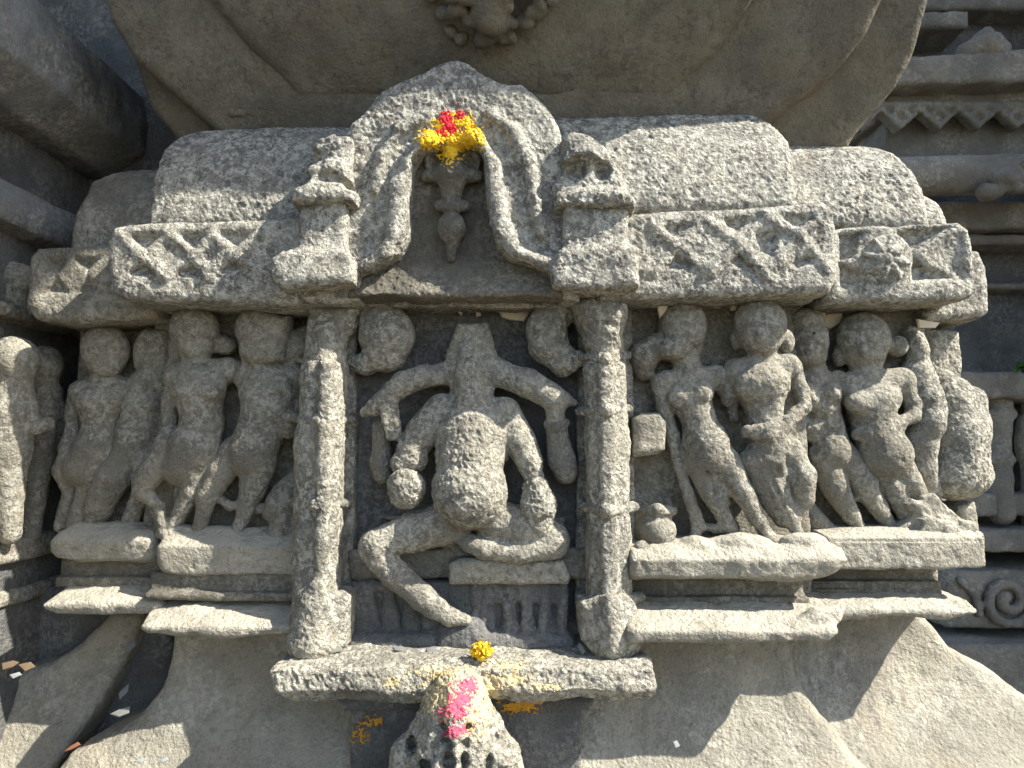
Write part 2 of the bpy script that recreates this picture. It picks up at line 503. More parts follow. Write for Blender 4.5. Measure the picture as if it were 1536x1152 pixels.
roll("big rounded stone roll left of the pointed crest, above the diamond-carved block", [(228, 350), (232, 290), (240, 240), (258, 214), (290, 196), (400, 186), (560, 184), (560, 350)], 1.0, 1.10, 335, 186)
roll("big pitted stone roll right of the pointed crest, ending in a rounded shoulder", [(800, 330), (800, 180), (960, 176), (1120, 160), (1148, 172), (1172, 200), (1188, 232), (1191, 325)], 1.0, 1.10, 322, 166)
roll("short dim stone roll at the far left, half behind the bigger roll", [(113, 390), (118, 320), (130, 282), (160, 258), (200, 248), (300, 246), (300, 390)], 1.06, 1.15, 372, 250, mat=FIGS, rough=0.9)
roll("outer pitted roll above the rosette-carved block on the right", [(1150, 350), (1150, 214), (1310, 210), (1342, 224), (1362, 250), (1378, 286), (1386, 350)], 1.055, 1.15, 342, 214, rough=1.2)
roll("small end piece of roll at the far right behind the outer roll", [(1340, 352), (1340, 282), (1388, 288), (1406, 305), (1416, 352)], 1.10, 1.17, 345, 284, rough=1.0)

# ------------------------------------------------------------------ cornice blocks with lozenge carving
def tri(c, pts, yf, dep=0.010, k=0.012):
    c.slab(pts, yf - 0.02, yf + dep, rnd=0.010, k=k, op='sub', ref=yf)
def cornice(label, outline, yf, pits, yb=1.2, rough=0.8, mat=PALE, ribs=(), h=0.0023, dep=0.0085):
    c = Carve(h=h)
    c.slab(outline, yf, yb, rnd=0.014, ref=yf)
    for p in pits: tri(c, p, yf, dep, 0.007)
    c.y0 = yf
    for r in ribs: c.chain([(x, y, -3.2, 6) for x, y in r], k=0.008)
    o = c.build("cornice_block", mat, None, rough=rough, coarse=0.9, clip=yb)
    return tag(o, label, "cornice block", "carved cornice blocks above the figures")
cornice("long cornice block of worn lozenges left of the crest", [(156, 362), (168, 340), (190, 334), (300, 330), (400, 326), (540, 322), (540, 452), (410, 456), (300, 452), (185, 450), (162, 440)], 0.972,
        [[(186, 352), (250, 350), (216, 382)], [(256, 352), (306, 350), (292, 378), (268, 380)], [(180, 412), (206, 388), (246, 414)], [(258, 412), (288, 392), (304, 404), (298, 414)], [(322, 350), (382, 348), (352, 378)], [(322, 408), (356, 388), (390, 406)]],
        ribs=[[(180, 350), (216, 388), (254, 350), (292, 384), (318, 350), (352, 384), (396, 350)], [(180, 416), (216, 384), (250, 416), (292, 386), (312, 414), (352, 382), (396, 412)]])
cornice("short dim cornice block at the far left end of the row", [(40, 385), (52, 370), (110, 368), (230, 366), (230, 474), (104, 484), (50, 478), (36, 460)], 1.03,
        [[(62, 390), (100, 388), (80, 412)], [(60, 440), (82, 418), (100, 438)], [(112, 388), (148, 388), (130, 410)], [(110, 440), (132, 418), (150, 438)]], mat=FIGS, rough=0.8)
cornice("long cornice block with crossed leaf carving right of the crest", [(900, 322), (960, 318), (1100, 310), (1240, 302), (1255, 316), (1258, 418), (1246, 438), (1100, 444), (900, 452)], 0.972,
        [[(1088, 330), (1138, 326), (1108, 352)], [(1176, 326), (1236, 322), (1228, 340), (1196, 344)], [(1094, 394), (1110, 376), (1142, 402), (1134, 410)], [(1188, 394), (1230, 372), (1232, 386), (1196, 402)], [(986, 340), (1040, 336), (1012, 362)], [(990, 402), (1016, 378), (1044, 400)], [(1134, 352), (1168, 344), (1160, 384), (1138, 380)]],
        ribs=[[(978, 338), (1014, 368), (1062, 334), (1108, 362), (1150, 326), (1196, 352), (1242, 322)], [(982, 410), (1016, 370), (1062, 408), (1108, 364), (1146, 412), (1198, 352), (1240, 404)]])
blk = thing("cornice_block", "cornice block carved with a round rosette between wedges, on the right", "cornice block", W(1360, 470, 1.1), "carved cornice blocks above the figures")
c = Carve(h=0.0023)
c.slab([(1240, 342), (1300, 338), (1442, 330), (1458, 342), (1470, 436), (1460, 446), (1380, 452), (1240, 454)], 1.018, 1.22, rnd=0.013, ref=1.018)
tri(c, [(1262, 352), (1296, 348), (1276, 384), (1262, 392)], 1.018, 0.016)
tri(c, [(1352, 348), (1430, 338), (1368, 378)], 1.018, 0.018)
tri(c, [(1262, 398), (1290, 406), (1304, 426), (1264, 428)], 1.018, 0.014)
tri(c, [(1370, 388), (1428, 416), (1372, 420)], 1.018, 0.014)
tri(c, [(1440, 352), (1446, 352), (1448, 420), (1392, 384)], 1.018, 0.006)
c.build("block", PALE, blk, rough=1.1, coarse=0.9, clip=1.2)
c = Carve(y0=1.018, h=0.0014, k=0.004)
c.ell(1330, 388, -4, 39, 40, 13)
for i in range(8):
    a = i * math.pi / 4 + 0.2
    c.cap(1330 + 15 * math.cos(a), 388 + 15 * math.sin(a), 5, 1330 + 33 * math.cos(a), 388 + 33 * math.sin(a), 3, 8, 4, k=0.002)
    b = a + math.pi / 8
    c.cap(1330 + 17 * math.cos(b), 388 + 17 * math.sin(b), 11, 1330 + 40 * math.cos(b), 388 + 40 * math.sin(b), 6, 2.2, 4, op='sub', k=0.003)
c.ell(1330, 388, 9, 9, 9, 8, k=0.002)
c.build("rosette", PALE, blk, rough=0.4, coarse=0.2, fine=False)
cornice("thin end of a cornice block showing behind the rosette block", [(1380, 372), (1470, 376), (1484, 400), (1488, 468), (1474, 478), (1390, 482)], 1.09, [], yb=1.25, rough=1.0)

# ------------------------------------------------------------------ pointed crest in the middle
cr = thing("arched_crest", "pointed lichen-white crest with a bell-shaped niche in its middle", "crest", W(680, 450, 1.05))
c = Carve(y0=0.965, h=0.0022, k=0.008)
arch = [(500, 448), (516, 300), (517, 202), (528, 178), (546, 160), (571, 136), (610, 115), (640, 100), (662, 87), (684, 82), (706, 89), (722, 104), (740, 117), (761, 124), (784, 123), (805, 140), (819, 153), (832, 172), (840, 190), (862, 300), (872, 450)]
c.slab(arch, 0.965, 1.13, rnd=0.016)
c.chain([(640, 216, 2, 15), (616, 250, 3, 14), (598, 280, 4, 14), (594, 350, 4, 14), (578, 384, 3, 13), (548, 404, 0, 12)])
c.chain([(712, 210, 2, 15), (736, 250, 4, 14), (745, 300, 5, 14), (754, 350, 5, 14), (778, 382, 4, 13), (822, 396, 2, 12)])
niche = [(619, 240), (634, 222), (656, 216), (700, 214), (714, 217), (725, 232), (729, 279), (735, 333), (746, 368), (768, 386), (816, 402), (838, 420), (852, 480), (512, 480), (528, 416), (560, 402), (597, 380), (610, 352), (614, 286)]
c.slab(niche, 0.90, 1.018, rnd=0.008, k=0.006, op='sub', ref=0.962)
c.chain([(738, 176, 4, 4), (768, 215, 4, 5), (785, 262, 4, 5), (792, 320, 4, 4)], k=0.006, op='sub')
c.chain([(520, 268, 1, 2.0), (560, 272, 1, 2.2), (600, 268, 4, 1.8)], k=0.003, op='sub')
c.chain([(740, 268, 6, 2), (780, 276, 1, 2.2), (835, 292, 1, 1.8)], k=0.003, op='sub')
c.chain([(560, 320, 1, 5), (558, 372, 1, 6)], k=0.008, op='sub')
c.chain([(800, 320, 1, 5), (806, 372, 1, 5)], k=0.008, op='sub')
c.chain([(640, 176, 2, 8), (600, 194, 2, 9), (572, 236, 2, 9), (562, 286, 2, 8)], k=0.008)
c.chain([(735, 172, 2, 8), (768, 196, 2, 9), (790, 240, 2, 9), (802, 296, 2, 9), (812, 350, 2, 8)], k=0.008)
c.build("arch", PALE, cr, rough=1.0, coarse=1.0, clip=1.12, store="arch")
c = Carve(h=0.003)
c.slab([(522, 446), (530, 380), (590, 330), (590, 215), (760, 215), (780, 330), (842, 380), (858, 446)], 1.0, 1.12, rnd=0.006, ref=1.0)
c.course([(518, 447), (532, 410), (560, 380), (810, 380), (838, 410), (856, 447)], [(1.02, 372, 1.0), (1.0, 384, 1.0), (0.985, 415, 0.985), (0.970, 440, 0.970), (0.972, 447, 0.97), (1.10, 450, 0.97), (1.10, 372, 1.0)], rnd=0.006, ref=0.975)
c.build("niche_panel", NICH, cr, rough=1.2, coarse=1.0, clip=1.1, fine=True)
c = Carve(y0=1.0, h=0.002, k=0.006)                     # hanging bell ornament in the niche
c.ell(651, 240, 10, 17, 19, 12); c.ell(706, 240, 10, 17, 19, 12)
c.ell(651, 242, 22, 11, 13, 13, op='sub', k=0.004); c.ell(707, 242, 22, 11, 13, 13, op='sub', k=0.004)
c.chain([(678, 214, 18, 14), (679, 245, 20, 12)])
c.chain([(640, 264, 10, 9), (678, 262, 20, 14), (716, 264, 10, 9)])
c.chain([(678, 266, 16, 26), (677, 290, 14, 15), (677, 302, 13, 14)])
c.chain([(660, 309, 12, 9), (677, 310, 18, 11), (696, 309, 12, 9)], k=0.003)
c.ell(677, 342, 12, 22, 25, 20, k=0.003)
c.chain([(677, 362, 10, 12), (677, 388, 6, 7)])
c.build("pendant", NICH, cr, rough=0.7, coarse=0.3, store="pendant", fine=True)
def dwarf(x0, x1, base, capy, lumps, label, holes=()):
    d = Carve(y0=0.96, h=0.0022, k=0.012)
    d.slab([(x0 + 22, capy + 10), (x1 - 14, capy + 10), (x1 - 12, 400), (x0 + 16, 400)], 0.945, 1.10, rnd=0.012)
    d.slab(base, 0.935, 1.10, rnd=0.012)
    p = d.build("dwarf_pillar", PALE, cr, rough=1.15, coarse=1.1, clip=1.09, label=label)
    e = Carve(y0=0.955, h=0.0022, k=0.012)
    e.slab([(x0 + 6, capy + 18), (x0 + 10, capy - 4), (x0 + 40, capy - 18), (x1 - 24, capy - 14), (x1, capy + 2), (x1 - 2, capy + 16)], 0.93, 1.10, rnd=0.014)
    for o_, yf in lumps: e.slab(o_, yf, 1.10, rnd=0.012)
    for l in holes: e.ell(*l, op='sub', k=0.010)
    e2 = e.build("cap", PALE, None, rough=1.1, coarse=1.6, clip=1.09)
    e2.parent = p; e2.location = e2.location - cr.location - p.location
    return p
pl = dwarf(424, 532, [(402, 386), (420, 372), (516, 374), (532, 384), (530, 424), (420, 430), (402, 412)], 284,
           [([(456, 256), (468, 242), (462, 226), (474, 206), (498, 199), (524, 206), (526, 268), (478, 268)], 0.948),
            ([(462, 252), (486, 236), (512, 244), (522, 266), (470, 268)], 0.936)],
           "left dwarf pillar of the crest, with a broken cap", [(470, 231, 8, 14, 6, 14), (494, 262, 22, 18, 4, 12)])
pr = dwarf(824, 958, [(824, 392), (840, 372), (940, 366), (958, 372), (962, 430), (900, 436), (830, 428)], 292,
           [([(842, 206), (858, 194), (884, 198), (908, 218), (934, 256), (952, 300), (838, 300), (830, 276), (848, 250), (840, 228)], 0.952),
            ([(840, 236), (858, 218), (886, 214), (910, 236), (916, 258), (900, 240), (876, 234), (852, 246)], 0.936)],
           "right dwarf pillar of the crest, with a hooded cap", [(866, 254, 2, 15, 13, 20), (904, 256, 2, 12, 13, 20)])

# ------------------------------------------------------------------ pilasters that frame the niche
def pilaster(label, at, parts, bracket, rings):
    p = thing("pilaster", label, "pilaster", at, "round pilasters framing the niche")
    for nm, fn in parts:
        c = Carve(y0=1.075, h=0.0022, k=0.010); fn(c)
        c.build(nm, PILA, p, rough=0.95, coarse=0.65, clip=1.10)
    for r in rings:
        c = Carve(y0=1.075, h=0.0022, k=0.006); r(c)
        c.build("ring", PILA, p, rough=1.0, coarse=0.9, clip=1.10)
    c = Carve(y0=1.075, h=0.0022, k=0.010); bracket(c)
    c.build("scroll_bracket", PILA, p, rough=1.0, coarse=0.9, clip=1.10)
    return p
def lsh(c):
    c.chain([(491, 490, 42, 30), (485, 566, 50, 32), (478, 663, 54, 33), (472, 809, 56, 31), (474, 890, 56, 34)])
    c.slab([(478, 540), (498, 540), (490, 900), (466, 900)], 0.978, 1.1, rnd=0.008)
    c.slab([(462, 545), (510, 545), (500, 900), (447, 900)], 0.995, 1.1, rnd=0.008)
    c.slab([(505, 470), (534, 470), (530, 900), (500, 900)], 1.05, 1.1, rnd=0.006)
def lcap(c):
    c.slab([(458, 460), (470, 452), (540, 455), (532, 486), (518, 506), (506, 540), (478, 540), (466, 506)], 1.012, 1.1, rnd=0.02)
    c.cap(490, 500, 60, 492, 545, 56, 22, 26)
def lbas(c):
    c.slab([(436, 896), (450, 886), (512, 886), (524, 896), (520, 972), (505, 980), (440, 980), (427, 968)], 0.992, 1.1, rnd=0.013)
    c.cap(474, 905, 80, 470, 960, 80, 30, 36)
    c.cap(476, 880, 95, 470, 965, 92, 12, 14)
def lbr(c):
    c.chain([(512, 541, 26, 9), (548, 546, 34, 14), (582, 530, 36, 26), (592, 505, 36, 30), (570, 485, 34, 26)])
    c.ell(578, 500, 40, 40, 44, 30); c.ell(560, 474, 34, 22, 22, 20)
    c.cap(540, 470, 14, 520, 470, 14, 12, 10)
pilaster("left pilaster of the niche, sunlit down its ridge, scroll at its inner side", W(474, 978, 1.02),
         [("shaft", lsh), ("capital", lcap), ("base", lbas)], lbr,
         [lambda c: c.chain([(448, 541, 40, 5), (488, 545, 81, 8), (512, 541, 44, 5)]),
          lambda c: c.chain([(436, 626, 36, 8), (480, 632, 85, 11), (526, 629, 36, 7)]),
          lambda c: c.chain([(440, 752, 40, 8), (476, 758, 87, 11), (522, 755, 36, 7)]),
          lambda c: c.chain([(438, 892, 50, 7), (474, 898, 93, 9), (520, 890, 50, 7)])])
def rsh(c):
    c.chain([(906, 500, 42, 28), (908, 566, 48, 30), (912, 663, 50, 31), (913, 809, 52, 31), (914, 905, 52, 34)])
    c.slab([(896, 540), (922, 540), (926, 900), (902, 900)], 0.984, 1.1, rnd=0.008)
    c.slab([(882, 545), (936, 545), (940, 900), (888, 900)], 1.0, 1.1, rnd=0.008)
    c.slab([(868, 480), (890, 480), (884, 905), (862, 905)], 1.055, 1.1, rnd=0.006)
    c.slab([(930, 460), (950, 460), (955, 905), (930, 905)], 1.05, 1.1, rnd=0.006)
def rcap(c):
    c.slab([(858, 452), (880, 438), (930, 437), (946, 448), (944, 470), (936, 500), (936, 520), (882, 520), (878, 500), (866, 470)], 0.988, 1.1, rnd=0.022)
    c.ell(905, 470, 80, 34, 26, 20); c.cap(908, 490, 70, 908, 535, 62, 20, 24)
def rbas(c):
    c.slab([(870, 905), (888, 898), (945, 896), (957, 908), (968, 966), (958, 980), (930, 986), (885, 978), (872, 964)], 0.985, 1.1, rnd=0.013)
    c.cap(915, 912, 78, 921, 960, 80, 28, 36); c.cap(914, 900, 100, 922, 975, 98, 9, 12)
def rbr(c):
    c.chain([(872, 540, 40, 12), (846, 542, 40, 20), (822, 520, 38, 27), (820, 490, 36, 28), (836, 466, 34, 24), (862, 466, 26, 15)])
    c.cap(808, 500, 30, 840, 548, 30, 16, 14)
    c.ell(835, 538, 62, 7, 9, 8, op='sub', k=0.004)
pilaster("right pilaster of the niche with a broad pale chipped capital", W(915, 980, 1.02),
         [("shaft", rsh), ("capital", rcap), ("base", rbas)], rbr,
         [lambda c: c.chain([(868, 534, 52, 6), (908, 538, 85, 9), (942, 534, 50, 7)]),
          lambda c: c.chain([(880, 556, 50, 5), (908, 560, 85, 7), (938, 556, 50, 5)]),
          lambda c: c.chain([(868, 617, 48, 7), (910, 616, 91, 10), (946, 612, 46, 7)]),
          lambda c: c.chain([(873, 760, 48, 7), (912, 766, 93, 10), (952, 760, 46, 7)]),
          lambda c: c.chain([(872, 898, 50, 7), (914, 906, 95, 9), (960, 896, 50, 7)])])

# ------------------------------------------------------------------ throne and seated pot-bellied deity
th = thing("stone_throne", "low carved stone seat with notched front under the seated figure", "throne", W(700, 976, 1.05))
c = Carve(y0=1.075, h=0.0022, k=0.006)
c.slab([(672, 846), (690, 838), (846, 842), (856, 866), (852, 878), (672, 878)], 1.012, 1.1, rnd=0.010)
c.slab([(520, 826), (690, 822), (690, 870), (524, 872)], 1.045, 1.1, rnd=0.010)
c.slab([(840, 824), (884, 820), (884, 870), (840, 870)], 1.05, 1.1, rnd=0.008)
c.build("seat_slab", FIGS, th, rough=0.9, coarse=0.9, clip=1.1)
c = Carve(y0=1.075, h=0.0022, k=0.006)
c.slab([(526, 872), (850, 872), (852, 978), (522, 978)], 1.035, 1.1, rnd=0.008)
c.cap(530, 962, 40, 850, 964, 40, 16)
for a in ([(742, 908), (756, 908), (752, 940), (744, 944)], [(772, 908), (786, 908), (781, 944)], [(798, 908), (812, 908), (806, 944)], [(826, 910), (840, 910), (834, 944)],
          [(560, 890), (574, 890), (568, 940)], [(590, 890), (606, 890), (600, 944)], [(622, 896), (634, 896), (630, 944)]):
    c.slab(a, 0.98, 1.045, rnd=0.006, k=0.009, op='sub', ref=1.03)
for x in (728, 765, 792, 818, 846):
    c.cap(x, 880, 38, x - 3, 946, 40, 8, 7)
c.build("seat_front", PANL, th, rough=0.9, coarse=0.9, clip=1.1)
c = Carve(y0=1.075, h=0.0022, k=0.010)
c.ell(695, 952, 40, 40, 30, 26); c.ell(672, 966, 46, 22, 16, 16); c.ell(718, 962, 44, 24, 18, 18)
c.ell(716, 890, 34, 12, 36, 12)
c.build("footrest", PANL, th, rough=1.0, coarse=0.9, clip=1.1)

dt = thing("seated_statue", "pot-bellied four-armed statue seated with one knee raised, face worn away", "statue", W(705, 920, 1.03))
c = Carve(y0=1.075, h=0.002, k=0.010)
c.slab([(560, 775), (850, 775), (850, 850), (690, 850), (640, 800)], 1.045, 1.1, rnd=0.01, k=0.02)
# legs: one knee out to the left with the foot down, the other folded flat
c.chain([(676, 782, 44, 34), (620, 798, 54, 29), (566, 816, 66, 22)], k=0.008)
c.ell(560, 818, 70, 21, 22, 18, k=0.006)
c.chain([(560, 822, 66, 22), (590, 860, 62, 21), (632, 896, 56, 18), (656, 912, 54, 15)], k=0.006)
c.chain([(650, 912, 56, 14), (676, 926, 60, 11), (700, 930, 60, 7)], k=0.006)
c.chain([(740, 780, 44, 32), (790, 790, 50, 28), (832, 806, 54, 22)], k=0.008)
c.chain([(834, 816, 56, 21), (780, 829, 62, 17), (726, 824, 64, 14)], k=0.006)
c.chain([(730, 824, 62, 14), (704, 814, 62, 12), (692, 806, 58, 9)], k=0.006)
# rear arms, spreading from the worn ears
c.slab([(686, 484), (732, 482), (740, 508), (746, 534), (778, 554), (770, 580), (742, 578), (736, 606), (676, 606), (672, 578), (646, 578), (640, 556), (664, 538), (674, 510)], 1.020, 1.1, rnd=0.012)
c.chain([(700, 520, 56, 12), (704, 560, 62, 20), (706, 600, 60, 24)], k=0.010)
c.chain([(664, 560, 42, 16), (634, 564, 46, 17), (604, 576, 50, 18), (578, 600, 50, 16)], k=0.005)
c.ell(590, 584, 52, 17, 16, 15, k=0.004)
c.chain([(576, 598, 50, 15), (560, 612, 48, 13), (546, 620, 46, 8)], k=0.004)
for q in range(3): c.chain([(574 + q * 8, 606, 54, 8), (579 + q * 8, 634, 52, 7), (584 + q * 7, 656, 50, 6)], k=0.003)
c.chain([(752, 562, 42, 18), (790, 574, 48, 20), (826, 594, 52, 20)], k=0.005)
c.ell(836, 598, 54, 22, 17, 16, 20, k=0.004)
c.chain([(848, 600, 54, 12), (862, 604, 52, 6)], k=0.004)
c.chain([(834, 602, 52, 16), (834, 630, 48, 13)], k=0.005)
# torso: broad flat chest over a hanging belly
c.slab([(664, 608), (684, 596), (736, 596), (758, 606), (768, 640), (762, 690), (656, 690), (652, 640)], 1.012, 1.1, rnd=0.022, k=0.010)
c.ell(708, 650, 56, 52, 46, 40, k=0.012); c.ell(705, 694, 62, 49, 50, 44, k=0.012)
c.ell(704, 738, 66, 57, 56, 54, k=0.006)
c.ell(688, 740, 128, 6, 3, 10, op='sub', k=0.004)
c.chain([(658, 772, 94, 3), (682, 788, 112, 3), (712, 792, 112, 3), (742, 778, 94, 3)], op='sub', k=0.004)
# front arms
c.chain([(664, 614, 44, 25), (634, 648, 48, 24), (616, 676, 52, 21)], k=0.005)
c.chain([(616, 676, 52, 19), (604, 704, 58, 14)], k=0.004)
c.chain([(620, 690, 54, 20), (604, 694, 54, 18)], k=0.003)
c.chain([(756, 620, 44, 24), (780, 662, 48, 22), (796, 696, 52, 20)], k=0.005)
c.chain([(796, 696, 54, 18), (804, 722, 58, 15)], k=0.004)
c.build("body", SEAT, dt, rough=1.2, coarse=0.8, clip=1.1, fine=True)
c = Carve(y0=1.075, h=0.002, k=0.008)
c.ell(609, 734, 66, 29, 30, 28); c.ell(606, 718, 82, 12, 9, 9); c.ell(618, 726, 86, 10, 9, 8); c.ell(598, 728, 84, 9, 8, 8)
c.build("sweet_bowl", PILA, dt, rough=1.2, coarse=0.9)
c = Carve(y0=1.075, h=0.002, k=0.010)
c.chain([(804, 732, 62, 20), (808, 760, 64, 23), (808, 786, 62, 20)]); c.ell(816, 792, 66, 12, 10, 12)
c.build("broken_hand", PILA, dt, rough=1.5, coarse=1.4)
c = Carve(y0=1.075, h=0.0022, k=0.008)
c.chain([(834, 640, 42, 17), (842, 690, 36, 19), (848, 708, 34, 18)])
c.chain([(822, 636, 46, 8), (836, 640, 56, 8), (848, 634, 46, 7)], k=0.004)
c.build("club", FIGS, dt, rough=0.9, coarse=0.7)
c = Carve(y0=1.075, h=0.0022, k=0.008)
c.chain([(572, 640, 24, 14), (572, 690, 20, 16), (574, 712, 18, 15)])
c.build("axe_handle", FIGS, dt, rough=0.9, coarse=0.7)

# ------------------------------------------------------------------ standing figures
FG = "small standing figures carved along the wall"
def figure(label, y0, body, extras=(), mat=FIGS, name="standing_figure", cat="carved figure", rough=0.9, clip=None, group=FG, h=0.0020, k=0.0065):
    base = None
    c = Carve(y0=y0, h=h, k=k); body(c)
    o = c.build(name, mat, None, rough=rough, coarse=0.8, clip=clip or y0 + 0.015)
    tag(o, label, cat, group)
    for nm, fn in extras:
        e = Carve(y0=y0, h=h, k=0.008); fn(e)
        q = e.build(nm, mat, None, rough=rough, coarse=0.8, clip=clip or y0 + 0.015)
        q.parent = o; q.location = q.location - o.location
    return o
def L1(c):
    c.ell(158, 524, 36, 34, 38, 30); c.ell(159, 548, 40, 22, 20, 20)
    c.cap(158, 560, 26, 158, 590, 28, 20, 24)
    c.cap(126, 590, 28, 186, 586, 26, 20, 20); c.ell(152, 602, 34, 40, 26, 24); c.ell(132, 598, 48, 14, 12, 12); c.ell(168, 596, 46, 15, 13, 12)
    c.chain([(153, 610, 30, 32), (154, 640, 28, 27), (146, 676, 30, 33), (132, 700, 30, 34)])
    c.chain([(118, 586, 22, 14), (110, 620, 22, 12), (110, 650, 24, 11), (104, 670, 28, 14)])
    c.chain([(112, 684, 28, 22), (95, 706, 32, 14), (106, 740, 22, 10), (92, 790, 22, 10)], k=0.004)
    c.chain([(140, 700, 28, 24), (130, 746, 28, 15), (110, 790, 26, 11)], k=0.004)
figure("worn figure at the left end of the row, rounded cap of hair, bent knee", 1.13, L1)
def L2(c):
    c.slab([(204, 500), (216, 490), (248, 492), (248, 590), (206, 582)], 1.09, 1.14, rnd=0.02)
    c.ell(222, 530, 26, 22, 36, 20)
    c.chain([(216, 580, 24, 24), (214, 610, 26, 26), (206, 650, 26, 28), (196, 680, 26, 26)])
    c.chain([(192, 668, 30, 18), (170, 716, 38, 24), (150, 760, 32, 20), (138, 786, 26, 13)], k=0.004)
    c.chain([(222, 690, 24, 21), (212, 740, 28, 13), (190, 796, 24, 11)], k=0.004)
    c.cap(235, 600, 14, 228, 720, 14, 20, 20)
figure("faceless slab-headed figure squeezed against the corner, thick leg striding left", 1.13, L2)
def L3(c):
    c.ell(292, 494, 40, 36, 38, 32); c.ell(294, 520, 40, 26, 24, 24); c.ell(340, 518, 24, 15, 14, 14); c.cap(318, 515, 26, 342, 520, 22, 14, 12)
    c.cap(294, 535, 30, 296, 560, 32, 20, 24)
    c.cap(268, 566, 34, 342, 556, 32, 22, 20); c.ell(298, 580, 42, 42, 36, 30); c.ell(280, 590, 60, 15, 14, 14); c.ell(316, 586, 58, 16, 15, 14)
    c.chain([(300, 600, 36, 34), (304, 636, 34, 30), (292, 672, 38, 38), (280, 694, 36, 36)])
    c.chain([(264, 572, 30, 14), (255, 606, 28, 12), (256, 640, 28, 10), (250, 664, 36, 18)])
    c.chain([(254, 676, 38, 25), (228, 710, 44, 18), (213, 736, 44, 13), (238, 758, 38, 8), (246, 800, 34, 9)], k=0.004)
    c.chain([(280, 706, 28, 11), (266, 752, 18, 8)], k=0.004)
    c.chain([(306, 690, 36, 24), (288, 736, 36, 16), (264, 782, 32, 11), (254, 802, 34, 11)], k=0.004)
    c.chain([(340, 556, 30, 16), (362, 556, 24, 14)])
figure("figure with a pale brow and a side bun, foot swung up", 1.10, L3)
def L4(c):
    c.ell(392, 496, 42, 38, 40, 34); c.ell(382, 525, 42, 24, 22, 24); c.slab([(360, 470), (430, 470), (420, 540), (372, 545)], 1.03, 1.08, rnd=0.02)
    c.chain([(420, 528, 28, 20), (446, 522, 24, 24), (458, 505, 20, 16)])
    c.cap(384, 540, 30, 396, 566, 32, 20, 24)
    c.cap(372, 566, 32, 444, 566, 30, 22, 20); c.ell(402, 586, 40, 44, 40, 30)
    c.chain([(402, 610, 36, 38), (392, 646, 34, 34), (378, 680, 36, 38)])
    c.chain([(442, 572, 28, 15), (448, 600, 26, 14), (438, 628, 34, 15)]); c.ell(434, 636, 40, 17, 22, 17)
    c.chain([(352, 676, 38, 22), (334, 706, 40, 20), (311, 744, 40, 16), (303, 780, 36, 11), (296, 806, 36, 12)], k=0.004)
    c.chain([(386, 700, 34, 28), (378, 736, 34, 18), (368, 768, 34, 12), (350, 808, 36, 11)], k=0.004)
    c.chain([(326, 746, 34, 6), (346, 760, 36, 6), (366, 752, 34, 6)], k=0.004)
figure("stout figure with a heavy bowed head right beside the left pilaster", 1.10, L4)
def animal(c):
    c.chain([(448, 720, 26, 18), (432, 742, 32, 22), (420, 762, 36, 20), (408, 770, 40, 13)]); c.ell(416, 752, 42, 15, 14, 14)
    c.chain([(372, 762, 22, 8), (400, 764, 30, 9)])
    c.chain([(426, 770, 34, 18), (420, 798, 36, 16), (404, 806, 36, 14)]); c.chain([(440, 750, 26, 18), (440, 800, 30, 16)])
o = figure("small crouching animal at the foot of the left pilaster", 1.10, animal, name="crouching_animal", cat="carved animal", group=None)

def R1(c):
    c.slab([(992, 472), (1010, 452), (1050, 450), (1062, 470), (1058, 528), (1020, 544), (990, 536)], 1.03, 1.08, rnd=0.02)
    c.ell(1026, 488, 40, 35, 39, 26); c.ell(1010, 522, 44, 24, 18, 20)
    c.chain([(984, 520, 26, 20), (966, 534, 24, 22), (966, 556, 20, 16)])
    c.cap(1030, 538, 28, 1032, 562, 30, 20, 22)
    c.cap(1000, 572, 28, 1074, 564, 28, 18, 18); c.ell(1036, 586, 34, 36, 26, 24); c.ell(1054, 588, 50, 17, 17, 14, k=0.004); c.ell(1018, 596, 46, 17, 17, 14, k=0.004)
    c.chain([(1038, 604, 30, 30), (1050, 634, 32, 25), (1058, 664, 34, 34), (1062, 684, 34, 36)])
    c.chain([(990, 576, 26, 15), (996, 610, 26, 12), (1008, 652, 30, 10), (1018, 700, 32, 8), (1034, 746, 32, 8), (1048, 788, 30, 9), (1038, 818, 30, 8)], k=0.004)
    c.chain([(1050, 790, 28, 7), (1074, 793, 30, 7), (1096, 790, 30, 8)], k=0.004)
    c.chain([(1044, 692, 36, 19), (1066, 738, 38, 15), (1084, 772, 34, 12), (1098, 796, 34, 10)], k=0.004)
    c.chain([(1062, 700, 36, 22), (1078, 740, 34, 16), (1088, 752, 30, 9)], k=0.004)
    for q in (0, 1, 2): c.chain([(1056 + q * 14, 690, 58 - q * 2, 3), (1074 + q * 12, 744, 50, 3)], op='sub', k=0.004)
    c.chain([(1086, 692, 40, 24), (1114, 738, 46, 17), (1136, 776, 42, 12), (1154, 806, 40, 11)], k=0.004)
    c.chain([(1154, 808, 42, 10), (1166, 814, 48, 8)])
    c.chain([(1076, 572, 24, 15), (1096, 598, 20, 12), (1100, 628, 16, 8)])
figure("leaning woman in a long skirt, right of the right pilaster, bun at her neck", 1.075, R1)
